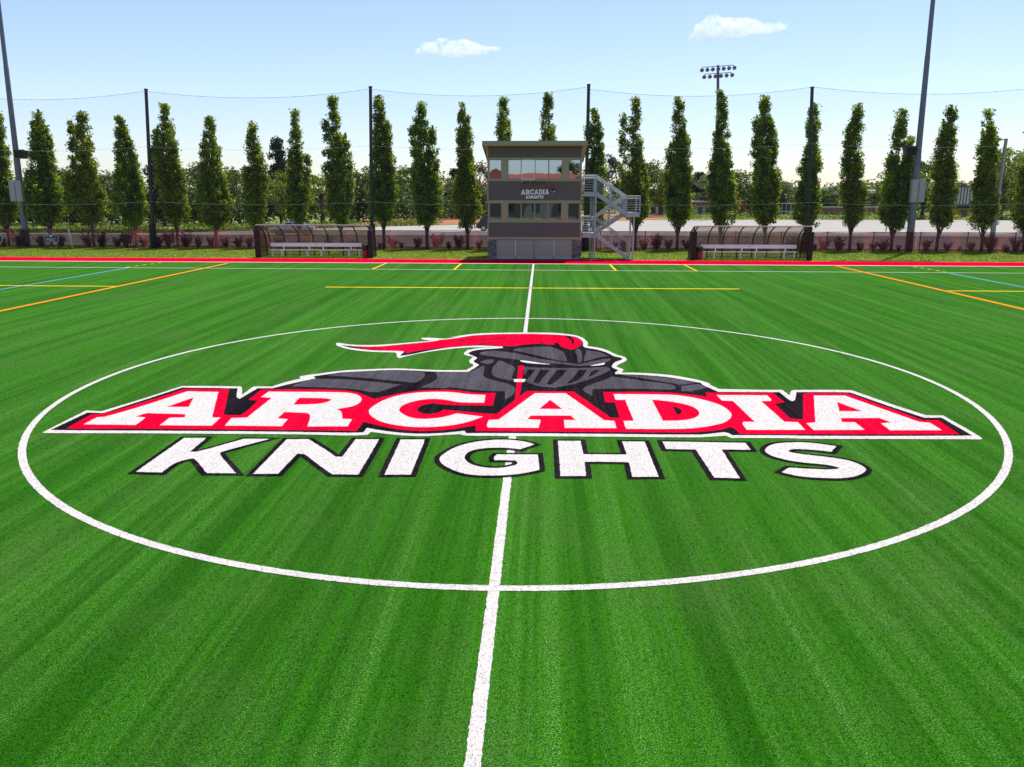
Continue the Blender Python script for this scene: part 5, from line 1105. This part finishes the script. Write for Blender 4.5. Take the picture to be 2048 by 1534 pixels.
# small figure on the clay
def person(loc, h, label):
    t = tag(empty('person', loc, R(20)), label, 'person'); s = h/1.75
    J = {'pelvis': (0, 0, .95), 'waist': (0, 0, 1.12), 'chest': (0, 0, 1.32), 'neck': (0, 0, 1.50), 'head': (0, -.02, 1.60), 'top': (0, -.01, 1.73),
         'sl': (-.17, 0, 1.42), 'el': (-.24, .02, 1.15), 'wl': (-.22, -.10, .92), 'sr': (.17, 0, 1.42), 'er': (.24, .02, 1.15), 'wr': (.20, -.12, .94),
         'hl': (-.10, 0, .90), 'kl': (-.11, -.03, .50), 'al': (-.12, .02, .09), 'tl': (-.13, -.15, .04), 'hr': (.10, 0, .90), 'kr': (.12, -.02, .50), 'ar': (.14, .02, .09), 'tr': (.15, -.15, .04)}
    RAD = {'pelvis': .14, 'waist': .13, 'chest': .15, 'neck': .055, 'head': .095, 'top': .07, 'sl': .07, 'el': .045, 'wl': .035, 'sr': .07, 'er': .045, 'wr': .035, 'hl': .09, 'kl': .06, 'al': .045, 'tl': .035, 'hr': .09, 'kr': .06, 'ar': .045, 'tr': .035}
    E_ = [('pelvis', 'waist'), ('waist', 'chest'), ('chest', 'neck'), ('neck', 'head'), ('head', 'top'), ('chest', 'sl'), ('sl', 'el'), ('el', 'wl'), ('chest', 'sr'), ('sr', 'er'), ('er', 'wr'), ('pelvis', 'hl'), ('hl', 'kl'), ('kl', 'al'), ('al', 'tl'), ('pelvis', 'hr'), ('hr', 'kr'), ('kr', 'ar'), ('ar', 'tr')]
    ks = list(J); me = bpy.data.meshes.new('body'); me.from_pydata([tuple(c*s for c in J[k]) for k in ks], [(ks.index(a_), ks.index(b_)) for a_, b_ in E_], [])
    m, tt, b, o_ = new_mat('person_clothes_'+str(int(h*100)))
    tc = tt.nodes.new('ShaderNodeTexCoord'); sx = tt.nodes.new('ShaderNodeSeparateXYZ'); tt.links.new(tc.outputs['Object'], sx.inputs[0])
    mr = nd(tt, 'ShaderNodeMapRange'); mr.inputs['From Max'].default_value = h; tt.links.new(sx.outputs[2], mr.inputs[0])
    r_ = ramp(tt, mr.outputs[0], [(0.0, (.03, .03, .04)), (.05, (.10, .12, .20)), (.53, (.75, .75, .76)), (.85, (.45, .28, .20)), (.95, (.10, .07, .05))])
    r_.node.color_ramp.interpolation = 'CONSTANT'; tt.links.new(r_, b.inputs['Base Color']); b.inputs['Roughness'].default_value = .8
    o = link('body', me, m, t, True); sk = o.modifiers.new('skin', 'SKIN')
    sl_ = me.skin_vertices[0] if len(me.skin_vertices) else None
    if sl_ is None:
        bm = bmesh.new(); bm.from_mesh(me); lay = bm.verts.layers.skin.verify(); bm.to_mesh(me); bm.free(); sl_ = me.skin_vertices[0]
    for i, k in enumerate(ks): sl_.data[i].radius = (RAD[k]*s, RAD[k]*s*.85)
    sl_.data[0].use_root = True
    sb = o.modifiers.new('sub', 'SUBSURF'); sb.levels = 2; sb.render_levels = 2
p = at(801, 447, 98.0); person((p.x, 98.0, -.045), 1.0, 'small figure in a white top standing on the clay beyond the road')

# guard rail and chain fence beyond the clay
M_GRAIL = mat('guard_rail_steel', (0.42, 0.42, 0.40), 0.5, metal=0.4, var=0.15)
gr = tag(empty('guard_rail', (-8, 150, 0)), 'grey metal guard rail beyond the clay left of the press box', 'guard rail')
x = -52.0
while x < 14:
    MB().box(x-.06, x+.06, 149.9, 150.1, -.05, 1.0).build('post', M_GRAIL, gr)
    MB().prism([(149.86, .55), (149.78, .65), (149.86, .75), (149.78, .85), (149.86, .95), (149.90, .95), (149.90, .55)], 'x', x, x+3.96).build('beam', M_GRAIL, gr); x += 4.0

# buildings on the right, across the road
M_BRICKB = mat('brick_far', (0.30, 0.115, 0.085), 0.85, var=0.15, scale=.8); M_WALLW = mat('pale_wall', (0.55, 0.52, 0.53), 0.8, var=0.12, scale=.5)
M_DARKW = mat('dark_base', (0.12, 0.11, 0.13), 0.8, var=0.2); M_COPING = mat('coping', (0.70, 0.66, 0.60), 0.7, var=0.1); M_TERRA = mat('terracotta', (0.42, 0.14, 0.05), 0.8, var=0.15)
M_YEL = mat('yellow_wall', (0.42, 0.28, 0.05), 0.8, var=0.12); M_BROWNW = mat('brown_wall', (0.16, 0.115, 0.11), 0.85, var=0.2); M_FARGLASS = mat('far_glass', (0.05, 0.06, 0.075), 0.12, var=0.2, bmp=0)
def span(px0, px1, Y): return at(px0, 420, Y).x, at(px1, 420, Y).x
def zz_(py, Y): return at(1500, py, Y).z
Y = 172.0; a_, b_ = span(1283, 1424, Y); ztop, zb1, zb2, zb3 = zz_(402, Y), zz_(404.5, Y), zz_(411.5, Y), zz_(428, Y)
t = tag(empty('low_building', ((a_+b_)/2, Y+5, 0)), 'long low pale building with a red brick fascia right of the staircase', 'building')
MB().box(a_, b_, Y, Y+12, zb3, zb2).build('wall', M_WALLW, t); MB().box(a_, b_, Y-.1, Y+12, -.06, zb3).build('plinth', M_DARKW, t)
MB().box(a_-.2, b_+.2, Y-.5, Y+12.2, zb2, zb1).build('brick_fascia', M_BRICKB, t); MB().box(a_-.3, b_+.3, Y-.6, Y+12.3, zb1, ztop).build('roof', M_COPING, t)
nwin = 9
for i in range(nwin):
    x = a_+(b_-a_)*(i+.5)/nwin; w = MB().box(x-.55, x+.55, Y-.04, Y-.001, zb3+.15, zb2-.35).build('window', M_FARGLASS, t); MB().box(x-.62, x+.62, Y-.10, Y-.001, zb3+.05, zb3+.14).build('sill', M_COPING, w)
for x in (b_-5.5, b_-4.6): MB().tube([(x, Y+3, ztop), (x, Y+3, ztop+.55)], [.32, .36], 10).build('roof_vent', M_COPING, t)
# cars parked in front of it are too far to tell apart from the plinth; terracotta hut
Y = 166.0; a_, b_ = span(1474, 1500, Y); zt = zz_(402, Y)
t = tag(empty('terracotta_hut', ((a_+b_)/2, Y+1.5, 0)), 'small terracotta hut between two columnar trees behind the right dugout', 'hut')
MB().box(a_, b_, Y, Y+3, -.06, zt-.25).build('wall', M_TERRA, t); MB().prism([(a_-.15, zt-.25), (b_+.15, zt-.25), ((a_+b_)/2, zt+.15)], 'y', Y-.15, Y+3.15).build('roof', M_TERRA, t)
MB().box(a_+.8, a_+1.6, Y-.03, Y-.001, 0, 1.6).build('door', M_BROWNW, t)
Y = 170.0; a_, b_ = span(1546, 1590, Y); zt = zz_(406, Y)
t = tag(empty('grey_shed', ((a_+b_)/2, Y+3, 0)), 'grey open-fronted shed on posts behind the right dugout', 'shed')
MB().box(a_, b_, Y+3, Y+6, -.06, zt-.2).build('rear_wall', M_DARKW, t); MB().box(a_-.2, b_+.2, Y-.3, Y+6.2, zt-.2, zt).build('roof', M_WALLW, t)
for i in range(6): MB().box(a_+(b_-a_)*i/5-.07, a_+(b_-a_)*i/5+.07, Y, Y+.14, -.06, zt-.2).build('post', M_WALLW, t)
MB().box(a_, b_, Y+.02, Y+.10, .55, .80).build('rail', M_WALLW, t)
Y = 168.0; a_, b_ = span(1636, 1762, Y); zt = zz_(413, Y)
t = tag(empty('brick_wall', ((a_+b_)/2, Y, 0)), 'low brown brick wall with a pale coping beyond the road', 'wall')
MB().box(a_, b_, Y, Y+.4, -.06, zt-.18).build('wall_face', M_BROWNW, t); MB().box(a_-.05, b_+.05, Y-.06, Y+.46, zt-.18, zt).build('coping', M_COPING, t)
n = 12
for i in range(n+1): MB().box(a_+(b_-a_)*i/n-.25, a_+(b_-a_)*i/n+.25, Y-.05, Y-.001, -.06, zt-.181).build('pilaster', M_BRICKB, t)
Y = 190.0; a_, b_ = span(1726, 1758, Y); z0, zt = -.06, zz_(381, Y)
t = tag(empty('brown_house', ((a_+b_)/2, Y+4, 0)), 'brown house with a pale roof left of the right floodlight pole', 'house')
MB().box(a_, b_, Y, Y+8, z0, zt-1.0).build('wall', M_BROWNW, t); MB().prism([(Y-.4, zt-1.0), (Y+8.4, zt-1.0), (Y+4, zt+.2)], 'x', a_-.3, b_+.3).build('roof', M_COPING, t)
for i in range(3):
    x = a_+(b_-a_)*(i+.5)/3
    for z in (1.0, 3.2): w = MB().box(x-.4, x+.4, Y-.04, Y-.001, z, z+1.1).build('window', M_FARGLASS, t)
Y = 150.0; a_, b_ = span(1898, 1942, Y); z1, z2, z3 = zz_(416, Y), zz_(408.5, Y), zz_(374, Y)
t = tag(empty('clad_building', ((a_+b_)/2, Y+4, 0)), 'white clad building with dark vertical strips over a yellow ground floor', 'building')
MB().box(a_, b_, Y+.3, Y+8, -.06, z1).build('ground_floor', M_YEL, t); MB().box(a_-.2, b_+.2, Y-.1, Y+8, z1, z2).build('dark_band', M_NAVY, t)
MB().box(a_, b_, Y, Y+8, z2, z3).build('upper_wall', mat('white_cladding', (.62, .66, .74), .6, var=.06), t); MB().box(a_-.2, b_+.2, Y-.2, Y+8.2, z3, z3+.25).build('roof', M_DARKW, t)
for k in (.30, .44, .58, .72, .86): x = a_+(b_-a_)*k; MB().box(x-.07, x+.07, Y-.06, Y-.001, z2, z3).build('dark_strip', M_NAVY, t)
x = (a_+b_)/2; MB().box(x+.3, x+1.6, Y+.27, Y+.299, 0, z1-.3).build('garage_door', M_DARKW, t)

# ------------------------------------------------------------------ clubhouse across the pitch (seen only in the window reflections)
M_CLUBW = mat('clubhouse_wall', (0.16, 0.13, 0.10), 0.8, var=0.1); M_CLUBR = mat('clubhouse_roof', (0.36, 0.085, 0.055), 0.8, var=0.15, scale=2)
t = tag(empty('clubhouse', (2, -66, 0)), 'long clubhouse with red tiled roofs mirrored in the press box windows', 'building')
MB().box(-22, 26, -72, -62, -.06, 5.0).build('wall', M_CLUBW, t); MB().prism([(-61.2, 5.0), (-72.8, 5.0), (-67, 8.2)], 'x', -22.8, 26.8).build('roof', M_CLUBR, t)
for xc in (-8, 9): MB().prism([(xc-6, 5.01), (xc+6, 5.01), (xc, 8.9)], 'y', -66, -60.4).build('gable', M_CLUBR, t)
for i in range(10): x = -19+4.6*i; MB().box(x-.7, x+.7, -61.99, -61.94, 1.2, 3.2).build('window', M_FARGLASS, t)

for i, (x, h, w_) in enumerate(((-20, 9, 7), (-4, 7.5, 8), (6, 11.5, 7), (13, 9.5, 8), (24, 10, 8))):
    t = tag(empty('clubhouse_tree', (x, -78, 0), i), 'dark tree behind the clubhouse, %s from the left in the window reflection' % ORD[i], 'tree', 'trees behind the clubhouse'); t.scale = (w_/.82, w_/.82, h/.97)
    tm, cm = broad_mesh(i % 4, L_BG1); link('trunk', tm, None, t, True); link('crown', cm, None, t, True)

# ------------------------------------------------------------------ two small cumulus clouds
M_CLOUD, _t, _b, _o = new_mat('cloud'); _t.nodes.remove(_b)
_tc = _t.nodes.new('ShaderNodeTexCoord'); _v = _t.nodes.new('ShaderNodeVolumePrincipled')
_v.inputs['Color'].default_value = (0.97, 0.98, 1, 1); _v.inputs['Anisotropy'].default_value = .2
_n = noise(_t, .11, 5, .62); _mr = nd(_t, 'ShaderNodeMapRange'); _mr.inputs['From Min'].default_value = .41; _mr.inputs['From Max'].default_value = .66; _mr.inputs['To Max'].default_value = .17
_t.links.new(_n, _mr.inputs[0]); _t.links.new(_mr.outputs[0], _v.inputs['Density']); _t.links.new(_v.outputs[0], _o.inputs['Volume'])
def cloud(Y, puffs, label, seed):
    """closed lumpy hull built from merged puffs, filled with a drifting volume"""
    bm = bmesh.new(); r_ = random.Random(seed)
    for px, py, w_, h_ in puffs:
        c = at(px, py, Y); rx = (at(px+w_/2, py, Y).x-c.x); rz_ = abs(at(px, py-h_/2, Y).z-c.z)
        ret = bmesh.ops.create_icosphere(bm, subdivisions=4, radius=1.0)
        ph = [r_.uniform(0, 6) for _ in range(6)]
        for v in ret['verts']:
            n_ = v.co.copy(); k = 1.12+.10*math.sin(n_.x*5+ph[0])*math.sin(n_.y*4+ph[1])+.09*math.sin(n_.z*7+ph[2]+n_.x*3)+.05*math.sin(n_.x*13+ph[3])*math.sin(n_.z*12+ph[4])
            v.co = Vector((n_.x*rx*k, n_.y*rx*.7*k, n_.z*rz_*k*(1 if n_.z > 0 else .75)))+Vector((c.x, Y+r_.uniform(-.01, .01), c.z))
    me = bpy.data.meshes.new('cloud'); bm.to_mesh(me); bm.free(); me.materials.append(M_CLOUD)
    o = link('cloud', me); rm = o.modifiers.new('merge', 'REMESH'); rm.mode = 'VOXEL'; rm.voxel_size = 1.5
    return tag(o, label, 'cloud', 'small clouds')
cloud(900, [(845, 104, 30, 16), (868, 97, 50, 26), (885, 92, 46, 26), (905, 103, 60, 26), (930, 98, 66, 34), (950, 102, 44, 26), (975, 99, 44, 11), (996, 96, 14, 9)], 'smaller white cloud above the columnar trees left of centre', 3)
cloud(900, [(1392, 78, 26, 26), (1410, 66, 48, 44), (1425, 55, 46, 46), (1450, 58, 60, 42), (1480, 58, 64, 40), (1505, 57, 54, 32), (1530, 58, 50, 22), (1555, 55, 36, 20), (1568, 54, 20, 14)], 'larger white cloud at the upper right above the distant floodlight', 5)
